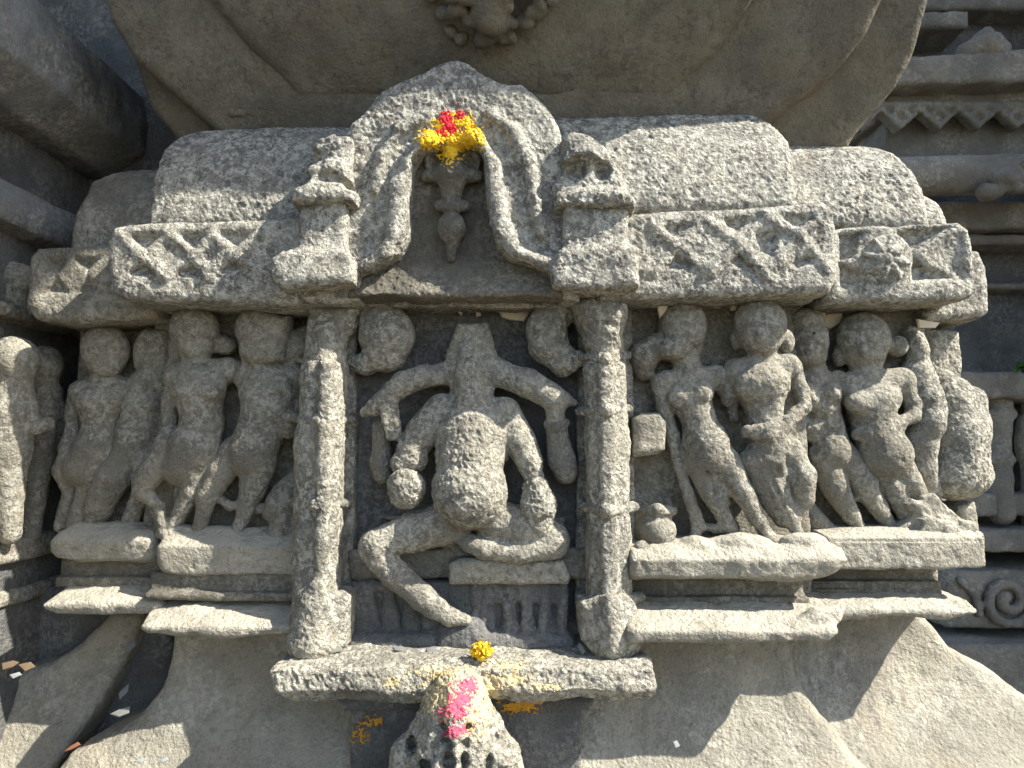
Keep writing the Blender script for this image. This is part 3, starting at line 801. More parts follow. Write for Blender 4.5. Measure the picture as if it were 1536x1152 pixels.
def R2(c):
    c.ell(1140, 486, 44, 40, 40, 34); c.ell(1140, 510, 48, 30, 24, 26); c.ell(1178, 512, 34, 12, 18, 12); c.ell(1104, 508, 34, 10, 18, 10)
    c.ell(1128, 492, 80, 8, 4, 6, op='sub', k=0.006); c.ell(1152, 492, 80, 8, 4, 6, op='sub', k=0.006); c.ell(1140, 502, 72, 4, 10, 6)
    c.cap(1142, 526, 34, 1142, 552, 34, 20, 24)
    c.cap(1106, 556, 34, 1182, 552, 36, 22, 20); c.ell(1142, 576, 44, 42, 34, 30); c.ell(1160, 574, 60, 22, 20, 14); c.ell(1122, 578, 56, 20, 20, 14)
    c.chain([(1142, 594, 36, 34), (1146, 626, 36, 25), (1152, 660, 36, 30), (1158, 690, 36, 34)])
    c.chain([(1122, 648, 54, 10), (1150, 650, 60, 14), (1180, 640, 54, 9)], k=0.004)
    c.chain([(1188, 556, 32, 14), (1202, 586, 34, 11), (1205, 610, 40, 10), (1182, 632, 54, 9)], k=0.004)
    c.chain([(1144, 690, 38, 26), (1162, 734, 42, 20), (1184, 776, 40, 14), (1198, 800, 40, 9), (1206, 816, 44, 11)], k=0.004)
    c.chain([(1186, 676, 40, 20), (1200, 712, 46, 22), (1206, 748, 42, 15), (1196, 776, 38, 8)], k=0.004)
    c.ell(1188, 704, 64, 8, 22, 8, -20, op='sub', k=0.006)
    for q in (0, 1): c.chain([(1150 + q * 16, 700, 66, 3), (1176 + q * 10, 760, 56, 3)], op='sub', k=0.004)
    c.chain([(1128, 690, 40, 20), (1152, 744, 34, 16), (1172, 780, 30, 12)])
    c.chain([(1096, 566, 30, 16), (1092, 600, 24, 12)])
figure("standing man with hands at his sash and drapery swinging at his hip", 1.075, R2)
def pot(c):
    c.ell(986, 796, 34, 28, 26, 28); c.chain([(966, 766, 30, 8), (986, 764, 46, 9), (1008, 766, 30, 8)]); c.ell(986, 774, 34, 20, 12, 20)
    c.chain([(962, 777, 40, 4), (986, 778, 58, 4), (1010, 777, 40, 4)], op='sub', k=0.004); c.ell(962, 835, 60, 14, 24, 14); c.cap(966, 776, 14, 970, 818, 14, 18, 18)
figure("round stone pot at the woman's feet beside the right pilaster", 1.075, pot, name="water_pot", cat="carved pot", group=None)
def blockr(c):
    c.slab([(948, 626), (962, 616), (992, 618), (1003, 632), (1002, 676), (990, 684), (950, 686)], 1.02, 1.09, rnd=0.016)
    c.chain([(988, 622, 60, 3), (984, 680, 60, 3)], op='sub', k=0.004)
figure("square stone stub sticking out right of the right pilaster above the pot", 1.075, blockr, name="stone_stub", cat="stone block", group=None)

def R3(c):
    c.ell(1212, 508, 38, 30, 34, 30); c.ell(1214, 532, 40, 24, 20, 22); c.ell(1206, 482, 38, 28, 20, 26)
    c.ell(1206, 518, 66, 7, 3, 6, op='sub', k=0.005); c.ell(1224, 516, 66, 7, 3, 6, op='sub', k=0.005); c.ell(1215, 526, 60, 4, 8, 5); c.chain([(1186, 496, 54, 2), (1212, 500, 68, 2), (1240, 500, 54, 2)], op='sub', k=0.004)
    c.cap(1218, 545, 28, 1222, 570, 30, 17, 22)
    c.cap(1202, 582, 30, 1254, 574, 30, 18, 18); c.ell(1230, 600, 34, 34, 30, 24); c.ell(1212, 594, 52, 17, 17, 16); c.ell(1247, 588, 52, 17, 17, 16)
    c.chain([(1232, 610, 32, 26), (1240, 640, 30, 24), (1246, 676, 34, 30)])
    c.chain([(1200, 592, 26, 11), (1194, 620, 28, 11), (1210, 642, 36, 12)]); c.ell(1220, 646, 38, 20, 17, 15)
    c.chain([(1232, 684, 32, 22), (1252, 730, 36, 19), (1276, 772, 34, 13), (1290, 796, 32, 10)], k=0.004)
    c.chain([(1262, 680, 30, 22), (1294, 724, 34, 19), (1318, 764, 34, 13), (1336, 792, 32, 10)], k=0.004)
    c.chain([(1284, 744, 26, 9), (1300, 742, 28, 9)])
    c.chain([(1200, 750, 26, 14), (1222, 780, 28, 13), (1248, 800, 28, 11)])
figure("slim woman with banded hair, second from the right corner, hand on belly", 1.125, R3)
def R4(c):
    c.ell(1294, 508, 34, 39, 40, 32); c.ell(1296, 532, 38, 30, 24, 24); c.ell(1346, 520, 28, 13, 14, 13); c.ell(1258, 535, 26, 9, 16, 10); c.cap(1325, 518, 28, 1346, 520, 28, 11, 11)
    c.ell(1282, 515, 72, 9, 4, 7, op='sub', k=0.006); c.ell(1308, 514, 72, 9, 4, 7, op='sub', k=0.006); c.ell(1295, 524, 66, 5, 12, 8); c.ell(1297, 543, 72, 11, 2.5, 6, op='sub', k=0.005)
    c.cap(1298, 550, 32, 1300, 574, 34, 22, 26)
    c.cap(1276, 580, 34, 1352, 572, 34, 22, 20); c.ell(1308, 598, 42, 44, 30, 28); c.ell(1290, 604, 56, 22, 17, 15); c.ell(1326, 598, 56, 22, 17, 15)
    c.chain([(1308, 614, 34, 36), (1312, 644, 34, 32), (1326, 680, 36, 40)])
    c.chain([(1356, 578, 30, 17), (1371, 606, 36, 14), (1370, 624, 42, 12), (1340, 638, 52, 9), (1308, 648, 56, 7)], k=0.004)
    c.chain([(1286, 652, 48, 9), (1316, 656, 54, 10), (1350, 640, 50, 9)])
    c.chain([(1312, 684, 34, 22), (1338, 730, 34, 18), (1358, 770, 32, 13), (1366, 790, 30, 10)], k=0.004)
    c.chain([(1342, 690, 34, 24), (1366, 724, 36, 17), (1386, 752, 32, 12)], k=0.004)
    c.chain([(1322, 688, 24, 18), (1352, 736, 24, 14)], k=0.004)
    c.chain([(1290, 690, 24, 18), (1310, 730, 24, 16)])
figure("broad man with a still readable face and earring, forearm across his waist", 1.125, R4)
def R5(c):
    c.slab([(1360, 494), (1368, 486), (1392, 488), (1396, 540), (1386, 560), (1366, 556)], 1.10, 1.2, rnd=0.012); c.ell(1376, 526, 24, 16, 30, 20)
    c.chain([(1376, 560, 22, 24), (1386, 596, 26, 24), (1390, 630, 26, 22), (1382, 664, 24, 24), (1384, 700, 20, 20), (1400, 738, 16, 14)])
    c.ell(1396, 634, 34, 22, 28, 24); c.chain([(1398, 590, 18, 14), (1408, 620, 18, 14)])
    c.slab([(1394, 494), (1425, 494), (1430, 600), (1394, 600)], 1.12, 1.2, rnd=0.012)
figure("figure seen edge-on at the sunlit right corner", 1.125, R5, clip=1.21, mat=PILA)
def R6(c):
    c.chain([(1410, 570, 26, 18), (1424, 600, 26, 34), (1432, 650, 26, 44), (1434, 700, 28, 46)], k=0.012)
    c.ell(1450, 604, 16, 24, 26, 34); c.ell(1462, 640, 14, 16, 36, 34); c.ell(1466, 712, 18, 18, 18, 30)
    c.ell(1436, 716, 34, 46, 32, 40); c.slab([(1400, 492), (1444, 496), (1446, 600), (1400, 600)], 1.135, 1.24, rnd=0.012)
    c.slab([(1396, 716), (1482, 724), (1462, 740), (1436, 752), (1410, 744)], 1.115, 1.2, rnd=0.012)
figure("big swollen headless torso jutting from the far right corner", 1.155, R6, clip=1.24, name="broken_torso", cat="carved figure", group=None, mat=PILA)
def rub(c):
    random.seed(8)
    c.slab([(1330, 806), (1366, 780), (1384, 744), (1404, 740), (1428, 764), (1452, 786), (1478, 800), (1480, 818), (1330, 818)], 1.068, 1.2, rnd=0.006)
    c.slab([(1376, 800), (1392, 776), (1430, 784), (1450, 800), (1440, 812), (1380, 814)], 1.052, 1.2, rnd=0.005)
    for i in range(14):
        t = i / 13
        x = 1372 + 96 * t; yy = 758 + 44 * t + random.uniform(-4, 14); r = random.uniform(9, 17)
        a0 = random.uniform(0, 6)
        pts = [(x + r * random.uniform(0.7, 1.2) * math.cos(a0 + j * 1.25), yy + r * 0.7 * random.uniform(0.7, 1.2) * math.sin(a0 + j * 1.25)) for j in range(5)]
        c.slab(pts, 1.058 + random.uniform(-0.010, 0.012), 1.12, rnd=0.004, k=0.003)
    c.slab([(1440, 760), (1466, 752), (1474, 800), (1440, 815)], 1.11, 1.2, rnd=0.01)
figure("broken rubble-like rock slope at the feet of the right corner figures", 1.125, rub, clip=1.2, name="broken_rock", cat="rock", group=None, mat=LEDG, rough=1.2)

# ------------------------------------------------------------------ ledges, necks and lips under the figures
LG = "ledges the carved figures stand on"
def course(name, label, cat, group, outline, prof, ref=None, mat=LEDG, rough=0.9, coarse=1.2, rnd=0.012, h=0.0024, clip=1.2, adds=()):
    c = Carve(y0=ref or min(p[0] for p in prof), h=h)
    c.course(outline, prof, rnd=rnd, ref=ref)
    for fn in adds: fn(c)
    o = c.build(name, mat, None, rough=rough, coarse=coarse, clip=clip)
    return tag(o, label, cat, group)
def ledgeprof(yf, top_back, top_front, bot, yb=1.15):
    return [(yb, top_back - 6, yf + 0.05), (yf + 0.05, top_back, yf + 0.05), (yf + 0.018, (top_back + top_front) / 2, yf + 0.018), (yf, top_front + 8, yf), (yf + 0.004, bot - 10, yf), (yf + 0.022, bot, yf), (yb, bot + 4, yf)]
course("figure_ledge", "ledge with rolled front left of the left pilaster", "ledge", LG,
       [(231, 822), (236, 806), (290, 796), (460, 798), (460, 876), (260, 872), (240, 862), (231, 845)], ledgeprof(1.03, 792, 812, 872),
       adds=[lambda c: [c.ell(x, 800, -42, r, 12, 20) for x, r in ((262, 26), (300, 30), (346, 30), (410, 34))]])
course("figure_ledge", "shadowed ledge under the leftmost figure", "ledge", LG,
       [(70, 812), (80, 792), (230, 788), (232, 852), (110, 850), (80, 840), (70, 828)], ledgeprof(1.06, 786, 804, 850, 1.2),
       adds=[lambda c: [c.ell(x, 792, -42, r, 11, 20) for x, r in ((136, 26), (190, 28))]])
course("figure_ledge", "sunlit ledge right of the right pilaster with a lumpy broken end", "ledge", LG,
       [(945, 820), (1000, 812), (1230, 806), (1262, 806), (1278, 822), (1280, 842), (1262, 860), (1236, 878), (1205, 880), (945, 880)], ledgeprof(0.985, 810, 832, 878),
       adds=[lambda c: [c.ell(x, y - 6, -40, r, 11, 22) for x, y, r in ((1046, 822, 20), (1110, 818, 44), (1205, 816, 34))]])
course("figure_ledge", "squared ledge at the right corner, sharp edged", "ledge", LG,
       [(1240, 800), (1300, 794), (1470, 790), (1480, 806), (1483, 852), (1465, 856), (1240, 858)], [(1.2, 780, 1.09), (1.075, 790, 1.075), (1.035, 806, 1.035), (1.035, 856, 1.035), (1.2, 856, 1.035)], rnd=0.007, coarse=0.9)
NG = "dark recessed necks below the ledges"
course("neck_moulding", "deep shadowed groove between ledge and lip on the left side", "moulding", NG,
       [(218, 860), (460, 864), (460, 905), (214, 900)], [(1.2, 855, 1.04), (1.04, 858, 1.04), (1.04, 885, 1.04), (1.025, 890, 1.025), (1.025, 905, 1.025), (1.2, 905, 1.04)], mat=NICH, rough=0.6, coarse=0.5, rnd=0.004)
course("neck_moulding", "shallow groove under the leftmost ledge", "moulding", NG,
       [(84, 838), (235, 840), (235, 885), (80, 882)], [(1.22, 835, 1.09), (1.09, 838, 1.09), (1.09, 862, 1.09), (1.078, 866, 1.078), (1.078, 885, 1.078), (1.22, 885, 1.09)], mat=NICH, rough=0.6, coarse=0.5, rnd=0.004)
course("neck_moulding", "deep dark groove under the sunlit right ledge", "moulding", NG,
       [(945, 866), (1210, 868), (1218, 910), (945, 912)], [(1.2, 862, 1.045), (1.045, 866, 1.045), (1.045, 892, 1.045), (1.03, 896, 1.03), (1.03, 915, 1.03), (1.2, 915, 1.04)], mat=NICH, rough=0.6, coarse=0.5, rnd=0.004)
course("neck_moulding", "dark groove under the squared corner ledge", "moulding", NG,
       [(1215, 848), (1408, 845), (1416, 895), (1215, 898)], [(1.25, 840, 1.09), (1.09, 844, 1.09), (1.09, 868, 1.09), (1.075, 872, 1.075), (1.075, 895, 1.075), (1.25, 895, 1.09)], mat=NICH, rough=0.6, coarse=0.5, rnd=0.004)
PG = "projecting lips above the hollow base"
def lipprof(yf, back, front, bot, yb=1.2):
    return [(yb, back - 6, yf + 0.08), (yf + 0.085, back, yf + 0.08), (yf + 0.035, back + (front - back) * 0.5, yf + 0.035), (yf + 0.004, front, yf), (yf, front + 5, yf), (yf + 0.003, bot - 3, yf), (yf + 0.03, bot + 2, yf), (yb, bot - 8, yf)]
course("drip_lip", "sloping stone lip under the left ledge, chipped corner", "lip", PG,
       [(192, 906), (206, 894), (240, 884), (470, 888), (470, 964), (300, 958), (222, 954), (206, 944)], lipprof(0.985, 892, 938, 962), coarse=1.7, rnd=0.010)
course("drip_lip", "short lip at the far left over the dark hollow", "lip", PG,
       [(55, 906), (62, 888), (90, 868), (240, 868), (240, 926), (80, 926), (60, 918)], lipprof(1.03, 866, 904, 928, 1.25), coarse=1.7, rnd=0.010)
course("drip_lip", "sunlit lip right of the niche with a broken thick corner", "lip", PG,
       [(940, 900), (1180, 900), (1214, 896), (1240, 898), (1268, 912), (1282, 930), (1268, 944), (1246, 968), (1200, 970), (940, 972)], lipprof(0.955, 900, 944, 970),
       adds=[lambda c: c.chain([(1196, 940, -16, 8), (1224, 924, -26, 12), (1250, 920, -32, 14)])])
course("drip_lip", "outer lip at the right corner tapering to a blunt point", "lip", PG,
       [(1200, 886), (1410, 878), (1440, 888), (1484, 908), (1468, 924), (1420, 936), (1340, 926), (1300, 936), (1200, 940)], lipprof(1.01, 884, 914, 934, 1.25))

# ------------------------------------------------------------------ hollow-curved base
BG = "hollow-curved base stones at the bottom"
def cavetto(label, outline, yt, ym, yb, pt, pb, ref, mat=BASE, rough=0.8, coarse=0.9, back=1.35, h=0.0028, rnd=0.02):
    prof = []
    zt, zb = W(768, pt, ym)[2], W(768, pb, ym)[2]
    n = 12
    pr = []
    for i in range(n + 1):
        t = i / n
        pr.append((yt + (yb - yt) * (1 - math.cos(t * math.pi / 2)) ** 1.15, zt + (zb - zt) * t))
    c = Carve(y0=1.0, h=h)
    P = [W(p[0], p[1], ref) if len(p) == 2 else W(*p) for p in outline]
    pts = [(p[0], p[2]) for p in P]
    pr2 = pr + [(back, zb), (back, zt)]
    xs = [p[0] for p in pts]; zs = [p[1] for p in pts]
    def fn(X, Y, Z):
        return smax(poly_sd(X, Z, pts), poly_sd(Y, Z, pr2), rnd)
    c._push('add', fn, (min(xs), min(p[0] for p in pr2), min(zs)), (max(xs), back, max(zs)), None)
    o = c.build("base_stone", mat, None, rough=rough, coarse=coarse, clip=back)
    return tag(o, label, "base stone", BG)
cavetto("wide hollow base stone under the niche, lit only along its right and lower edge", [(238, 940), (236, 1000), (228, 1040), (205, 1076), (170, 1104), (110, 1126), (70, 1180), (20, 1300), (1420, 1300), (1340, 1190), (1278, 1130), (1240, 1080), (1210, 1030), (1198, 960), (1196, 940)], 1.065, 1.0, 0.908, 940, 1290, 1.03)
cavetto("sunlit hollow base stone at the right with a round patch of shadow", [(1150, 915), (1405, 918), (1425, 945), (1455, 985), (1500, 1010), (1540, 1040), (1640, 1110), (1760, 1290), (1150, 1290)], 1.12, 1.05, 0.86, 915, 1280, 1.07)
cavetto("sloping base stone at the bottom left beside a dark gap", [(132, 930), (178, 934), (176, 950), (156, 1004), (134, 1056), (100, 1118), (70, 1180), (40, 1300), (-300, 1300), (-280, 1120), (-90, 1040), (40, 1010), (80, 984), (112, 955)], 1.13, 1.06, 0.93, 930, 1290, 1.07)
c = Carve(h=0.008)
c.slab([(-260, 880), (260, 880), (260, 1260), (-260, 1260)], 1.16, 1.29, ref=1.16)
o = c.build("plinth_core", PANL, None, rough=0.5, coarse=0.6)
tag(o, "dark stone core seen in the gap beside the sloping left base stone", "plinth")
c = Carve(h=0.008)
c.slab([(1380, 1000), (1560, 1070), (1760, 1260), (1380, 1260)], 1.2, 1.5, ref=1.2)
o = c.build("plinth_core", PANL, None, rough=0.5, coarse=0.6)
tag(o, "low dark stone core behind the sunlit right base stone", "plinth")

# ------------------------------------------------------------------ slab under the niche and the spout head
sl = thing("niche_slab", "thick chipped stone slab the two pilasters stand on, powder on its edge", "slab", W(690, 1050, 0.95))
c = Carve(y0=0.93, h=0.0022)
c.course([(404, 1004), (408, 988), (425, 970), (470, 962), (930, 962), (972, 972), (983, 1000), (985, 1038), (974, 1052), (900, 1058), (440, 1056), (416, 1034)],
         [(1.12, 955, 1.02), (1.03, 966, 1.03), (0.955, 992, 0.955), (0.935, 1004, 0.935), (0.93, 1036, 0.93), (0.945, 1053, 0.94), (0.99, 1058, 0.94), (1.12, 1058, 0.94)], rnd=0.010, ref=0.945)
c.build("slab", PILA, sl, rough=1.35, coarse=1.7, clip=1.1, store="slab")
c = Carve(h=0.003)
c.slab([(505, 1046), (893, 1046), (890, 1068), (512, 1068)], 0.975, 1.12, rnd=0.006)
c.slab([(525, 1060), (872, 1060), (872, 1200), (525, 1200)], 0.992, 1.12, rnd=0.006)
c.build("corbel", PANL, sl, rough=0.6, coarse=0.6, store="corbel", clip=1.1)

sp = thing("spout_head", "broken lion-like spout head below the slab, pink powder on its brow", "spout", W(685, 1250, 0.95))
c = Carve(y0=0.96, h=0.0022, k=0.012)
c.chain([(686, 1034, 34, 34), (686, 1062, 40, 42), (686, 1096, 46, 54), (686, 1140, 46, 72), (686, 1230, 40, 86)])
c.chain([(654, 1046, 36, 9), (636, 1086, 44, 14), (614, 1130, 46, 22), (606, 1200, 40, 30)])
c.chain([(718, 1046, 36, 9), (738, 1086, 44, 14), (760, 1130, 44, 22), (770, 1200, 40, 30)])
c.chain([(684, 1040, 66, 10), (684, 1076, 82, 12), (683, 1104, 94, 13), (684, 1132, 98, 8)])
for (x, y, d, rx, rz) in ((663, 1095, 92, 7, 8), (701, 1095, 92, 7, 8), (618, 1118, 62, 10, 10), (745, 1115, 80, 8, 6), (669, 1119, 104, 9, 7), (697, 1120, 104, 10, 7),
                          (638, 1146, 84, 9, 12), (674, 1146, 104, 8, 14), (696, 1146, 104, 8, 14), (731, 1146, 90, 11, 14), (650, 1172, 90, 8, 10), (718, 1172, 90, 8, 10)):
    c.ell(x, y, d, rx, rz, 26, op='sub', k=0.004)
for (x, y) in ((645, 1128), (655, 1108), (722, 1112), (714, 1134), (756, 1140)):
    c.ell(x, y, 78, 10, 9, 12)
c.build("head", PILA, sp, rough=1.45, coarse=1.5, store="spout")

# ------------------------------------------------------------------ powders rubbed on the stone (thin real crusts)
def to_px(V):
    r = V - np.array((0, 0, ZC))
    c_, s_ = math.cos(PITCH), math.sin(PITCH)
    dep = r[:, 1] * c_ + r[:, 2] * s_
    up = -r[:, 1] * s_ + r[:, 2] * c_
    return 768 + FPX * r[:, 0] / dep, 576 - FPX * up / dep
def crust(name, label, cat, srcs, blobs, mat, thick=0.0022, nz=0.35, seed=0, wl=0.010, group=None, ymax=9):
    Vs, Fs, n0 = [], [], 0
    for sname in srcs:
        V, F, N = STORE[sname]
        px, py = to_px(V)                     # where on the carving the hand rubbed the powder
        near = np.zeros(len(V), bool)
        for (bx, by, rx, ry) in blobs:
            near |= (abs(px - bx) < rx * 2.2 + 6) & (abs(py - by) < ry * 2.2 + 6)
        near &= (N[:, 1] < 0.35) & (V[:, 1] < ymax)
        F = F[near[F].all(1)]
        if not len(F): continue
        u, inv = np.unique(F, return_inverse=True)
        V = V[u]; F = inv.reshape(F.shape)
        V, F = refine(V, F); V, F = refine(V, F)
        N = vert_normals(V, F)
        px, py = to_px(V)
        m = np.full(len(V), -9.0)
        for (bx, by, rx, ry) in blobs:
            m = np.maximum(m, 1 - np.sqrt(((px - bx) / rx) ** 2 + ((py - by) / ry) ** 2))
        m = m + nz * (0.7 * fbm(V + seed * 0.37, wl, 3) + 1.25 * fbm(V + seed * 0.71, 0.0026, 2))
        keep = (m[F] > 0).all(1)
        F2 = F[keep]
        if not len(F2): continue
        u, inv = np.unique(F2, return_inverse=True)
        off = np.clip(m[u] * 2.2, 0.08, 1)[:, None] * thick * (0.8 + 0.7 * fbm(V[u], 0.003, 2)[:, None])
        top = V[u] + N[u] * (off + 0.0003); bot = V[u] - N[u] * 0.0008
        inv = inv.reshape(F2.shape); k = len(u)
        E = np.concatenate([inv[:, [0, 1]], inv[:, [1, 2]], inv[:, [2, 3]], inv[:, [3, 0]]])
        key = np.sort(E, 1); key = key[:, 0] * k + key[:, 1]
        uq, ix, ct = np.unique(key, return_index=True, return_counts=True)
        B = E[ix[ct == 1]]
        rim = np.stack([B[:, 1], B[:, 0], B[:, 0] + k, B[:, 1] + k], 1)
        Vs += [top, bot]; Fs += [inv + n0, inv[:, ::-1] + k + n0, rim + n0]; n0 += 2 * k
    if not Vs: return
    o = make_mesh(name, np.concatenate(Vs), np.concatenate(Fs), mat)
    return tag(o, label, cat, group, kind="stuff")
crust("turmeric_powder", "bright yellow turmeric smeared above the bell niche of the crest", "powder", ["arch", "pendant"],
      [(652, 208, 24, 13), (676, 222, 18, 20), (702, 206, 22, 16), (692, 184, 18, 14), (678, 206, 30, 14), (640, 212, 12, 10), (662, 190, 14, 12)], TURM, 0.0022, seed=1, nz=0.85)
crust("vermilion_powder", "red vermilion dabs on top of the yellow powder on the crest", "powder", ["arch"],
      [(670, 178, 14, 8), (674, 192, 12, 12), (664, 200, 10, 7), (690, 176, 8, 7)], VERM, 0.0030, seed=2, nz=0.8)
crust("pink_powder", "bright pink powder streak running down the spout head's brow", "powder", ["spout", "slab"],
      [(703, 1030, 13, 10), (690, 1048, 17, 16), (680, 1066, 17, 15), (686, 1096, 16, 9)], PINK, 0.0014, seed=3, nz=0.95)
crust("ochre_powder", "dull orange powder dusted over the slab edge and spout top", "powder", ["spout", "slab"],
      [(662, 1046, 22, 26), (724, 1034, 24, 14), (764, 1020, 24, 8), (660, 1010, 34, 8), (590, 1026, 12, 8), (820, 1030, 22, 5), (760, 1000, 22, 6), (712, 1070, 18, 26)], OCHR, 0.0005, seed=4, nz=1.5, wl=0.007)
crust("orange_powder", "orange powder spots stuck in the shade under the slab", "powder", ["corbel"],
      [(775, 1060, 24, 9), (800, 1052, 18, 6), (541, 1102, 12, 10), (565, 1080, 11, 7), (548, 1084, 8, 6)], ORAN, 0.0014, seed=5, nz=1.2, wl=0.006)

# ------------------------------------------------------------------ small offerings and litter
def marigold():
    V, F = [], []
    rnd = random.Random(3)
    c0 = W(722, 986, 0.958)
    f = thing("marigold_flower", "yellow marigold head lying on the slab edge", "flower", c0 - np.array((0, 0, 0.006)))
    for i in range(120):
        th_, ph = rnd.uniform(0, 2 * math.pi), math.acos(rnd.uniform(-0.25, 1))
        dr = Vector((math.sin(ph) * math.cos(th_), math.sin(ph) * math.sin(th_), math.cos(ph)))
        side = dr.cross(Vector((rnd.uniform(-1, 1), rnd.uniform(-1, 1), rnd.uniform(-1, 1)))).normalized()
        up = dr.cross(side)
        l, w = rnd.uniform(0.010, 0.0165), rnd.uniform(0.0020, 0.0034)
        base = len(V); ctr = Vector(c0) + Vector((0.001, -0.001, 0.006))
        for t, ww, b in ((0.25, 0.5, 0), (0.6, 1, 0.1), (0.9, 0.9, 0.28), (1.05, 0.3, 0.42)):
            p = ctr + dr * l * t + up * l * b * rnd.uniform(-0.7, 0.9)
            V.append(p - side * w * ww); V.append(p + up * w * 0.35); V.append(p + side * w * ww)
        for r_ in range(3):
            a = base + 3 * r_
            F += [(a, a + 1, a + 4, a + 3), (a + 1, a + 2, a + 5, a + 4)]
    make_mesh("petals", np.array([tuple(v) for v in V]), F, PETL, f)
    c = Carve(y0=0.958, h=0.0015); c.ell(722, 986, 0, 7, 6, 7)
    c.build("flower_head", PETL, f, rough=0.4, coarse=0.2)
marigold()
c = Carve(y0=1.0, h=0.0012); c.ell(634, 981, 0, 6.2, 6.2, 6.2)
o = c.build("bead", BEAD, None, rough=0.1, coarse=0.1)
tag(o, "small pale blue round bead on the slab left of the marigold", "bead")

def flake(name, pts, y, tilt, mat, label, cat, group=None, th_=0.0016, yaw=0.0, lie=False):
    """a thin broken chip: traced outline, real thickness, tilted in space"""
    P = [W(px, py, y) for px, py in pts]
    c0 = np.mean(P, 0)
    if mat in (PETW, CHIW, LEAF, LEFR): P = [c0 + (p - c0) * 0.75 for p in P]
    R = np.array((Matrix.Rotation(yaw, 3, 'Z') @ Matrix.Rotation(tilt, 3, 'X')))
    n = len(P)
    V = []
    rnd = random.Random(int(pts[0][0] * 7 + pts[0][1]))
    for s_, sh in ((-1, 0.86), (1, 1.0)):
        for p in P:
            q = (p - c0) * sh + np.array((0, s_ * th_ / 2 + rnd.uniform(-1, 1) * th_ * 0.3, 0))
            V.append(c0 + R @ q)
    V.append(c0 + R @ np.array((0, -th_ * 0.9, 0)))
    F = [(i, (i + 1) % n, 2 * n) for i in range(n)] + [tuple(range(2 * n - 1, n - 1, -1))] + [(i + n, (i + 1) % n + n, (i + 1) % n, i) for i in range(n)]
    o = make_mesh(name, np.array(V), F, mat, smooth=False)
    return tag(o, label, cat, group)
chips = [([(584, 970), (602, 966), (616, 972), (606, 980), (590, 978)], "flat grey chip at the left of the chips on the slab"),
         ([(636, 970), (650, 966), (662, 976), (650, 984), (638, 980)], "grey chip touching the blue bead's right side"),
         ([(664, 980), (680, 974), (684, 984), (668, 988)], "small grey chip midway between bead and marigold"),
         ([(692, 978), (706, 974), (708, 984), (696, 988)], "grey chip just left of the marigold"),
         ([(864, 968), (870, 958), (880, 980), (874, 986)], "narrow chip standing against the right pilaster base"),
         ([(480, 978), (500, 970), (516, 968), (518, 976), (494, 984)], "pale chip at the right foot of the left pilaster"),
         ([(882, 980), (900, 982), (894, 990), (878, 986)], "grey chip under the front of the right pilaster base")]
for i, (p, l) in enumerate(chips):
    flake("plaster_chip", p, 0.995 if i < 4 else 0.99, -0.9, CHIW, l, "chip", "loose chips on the slab")
plast = [([(636, 458), (672, 456), (670, 466), (648, 470)], "cream plaster flake under the crest, the leftmost of its row"),
         ([(690, 456), (700, 458), (692, 474), (686, 468)], "tiny plaster flake between the two larger ones"),
         ([(712, 458), (720, 458), (722, 474), (714, 476)], "thin upright plaster drip below the crest"),
         ([(746, 460), (798, 454), (794, 470), (786, 482), (764, 480), (752, 476)], "largest cream plaster patch below the crest near the right scroll")]
for p, l in plast:
    flake("plaster_flake", p, 1.066, 0.12, CHIP, l, "plaster", "old plaster flakes under the cornice", 0.003)
for p, y, l in [([(990, 452), (1006, 450), (1000, 466), (990, 478), (986, 462)], 1.03, "plaster flake left of the leaning woman's head"),
                ([(1062, 452), (1084, 454), (1080, 462), (1066, 462)], 1.05, "plaster flake between the woman's and the sashed man's heads"),
                ([(1096, 452), (1112, 450), (1104, 466), (1096, 466)], 1.05, "plaster flake touching the sashed man's hair"),
                ([(1186, 462), (1216, 452), (1222, 462), (1240, 466), (1236, 500), (1226, 490), (1214, 472), (1192, 470)], 1.10, "plaster patch over the banded-hair woman"),
                ([(1226, 472), (1264, 468), (1262, 484), (1246, 494), (1234, 490)], 1.11, "plaster patch between the two right corner heads"),
                ([(1374, 478), (1410, 484), (1404, 492), (1378, 492)], 1.10, "plaster flake at the right corner under the thin cornice end")]:
    flake("plaster_flake", p, y, 0.12, CHIP, l, "plaster", "old plaster flakes under the cornice", 0.003)
for p, y, m, l in [([(-4, 994), (18, 988), (32, 992), (22, 1002), (4, 1008)], 1.02, LEAF, "curled dry leaf at the left edge"),
                   ([(20, 996), (44, 990), (58, 1000), (40, 1010)], 1.01, LEAF, "dry leaf beside the curled one on the left base"),
                   ([(104, 1118), (116, 1110), (124, 1116), (108, 1126), (94, 1130)], 0.98, LEFR, "rust-red leaf scrap at the foot of the dark gap"),
                   ([(160, 1072), (176, 1062), (196, 1056), (198, 1070), (180, 1078)], 1.02, CHIW, "grey-green leaf litter in the dark gap, lower piece"),
                   ([(176, 1040), (190, 1020), (194, 1036), (182, 1054)], 1.05, CHIW, "grey-green leaf litter in the dark gap, upper piece"),
                   ([(188, 964), (202, 956), (206, 968), (192, 982), (186, 978)], 1.08, CHIW, "pale scrap wedged at the top of the dark gap")]:
    flake(("dry_leaf" if m is not CHIW else "leaf_scrap"), p, y, -0.7, m, l, "leaf", "fallen leaves and scraps", 0.0008)
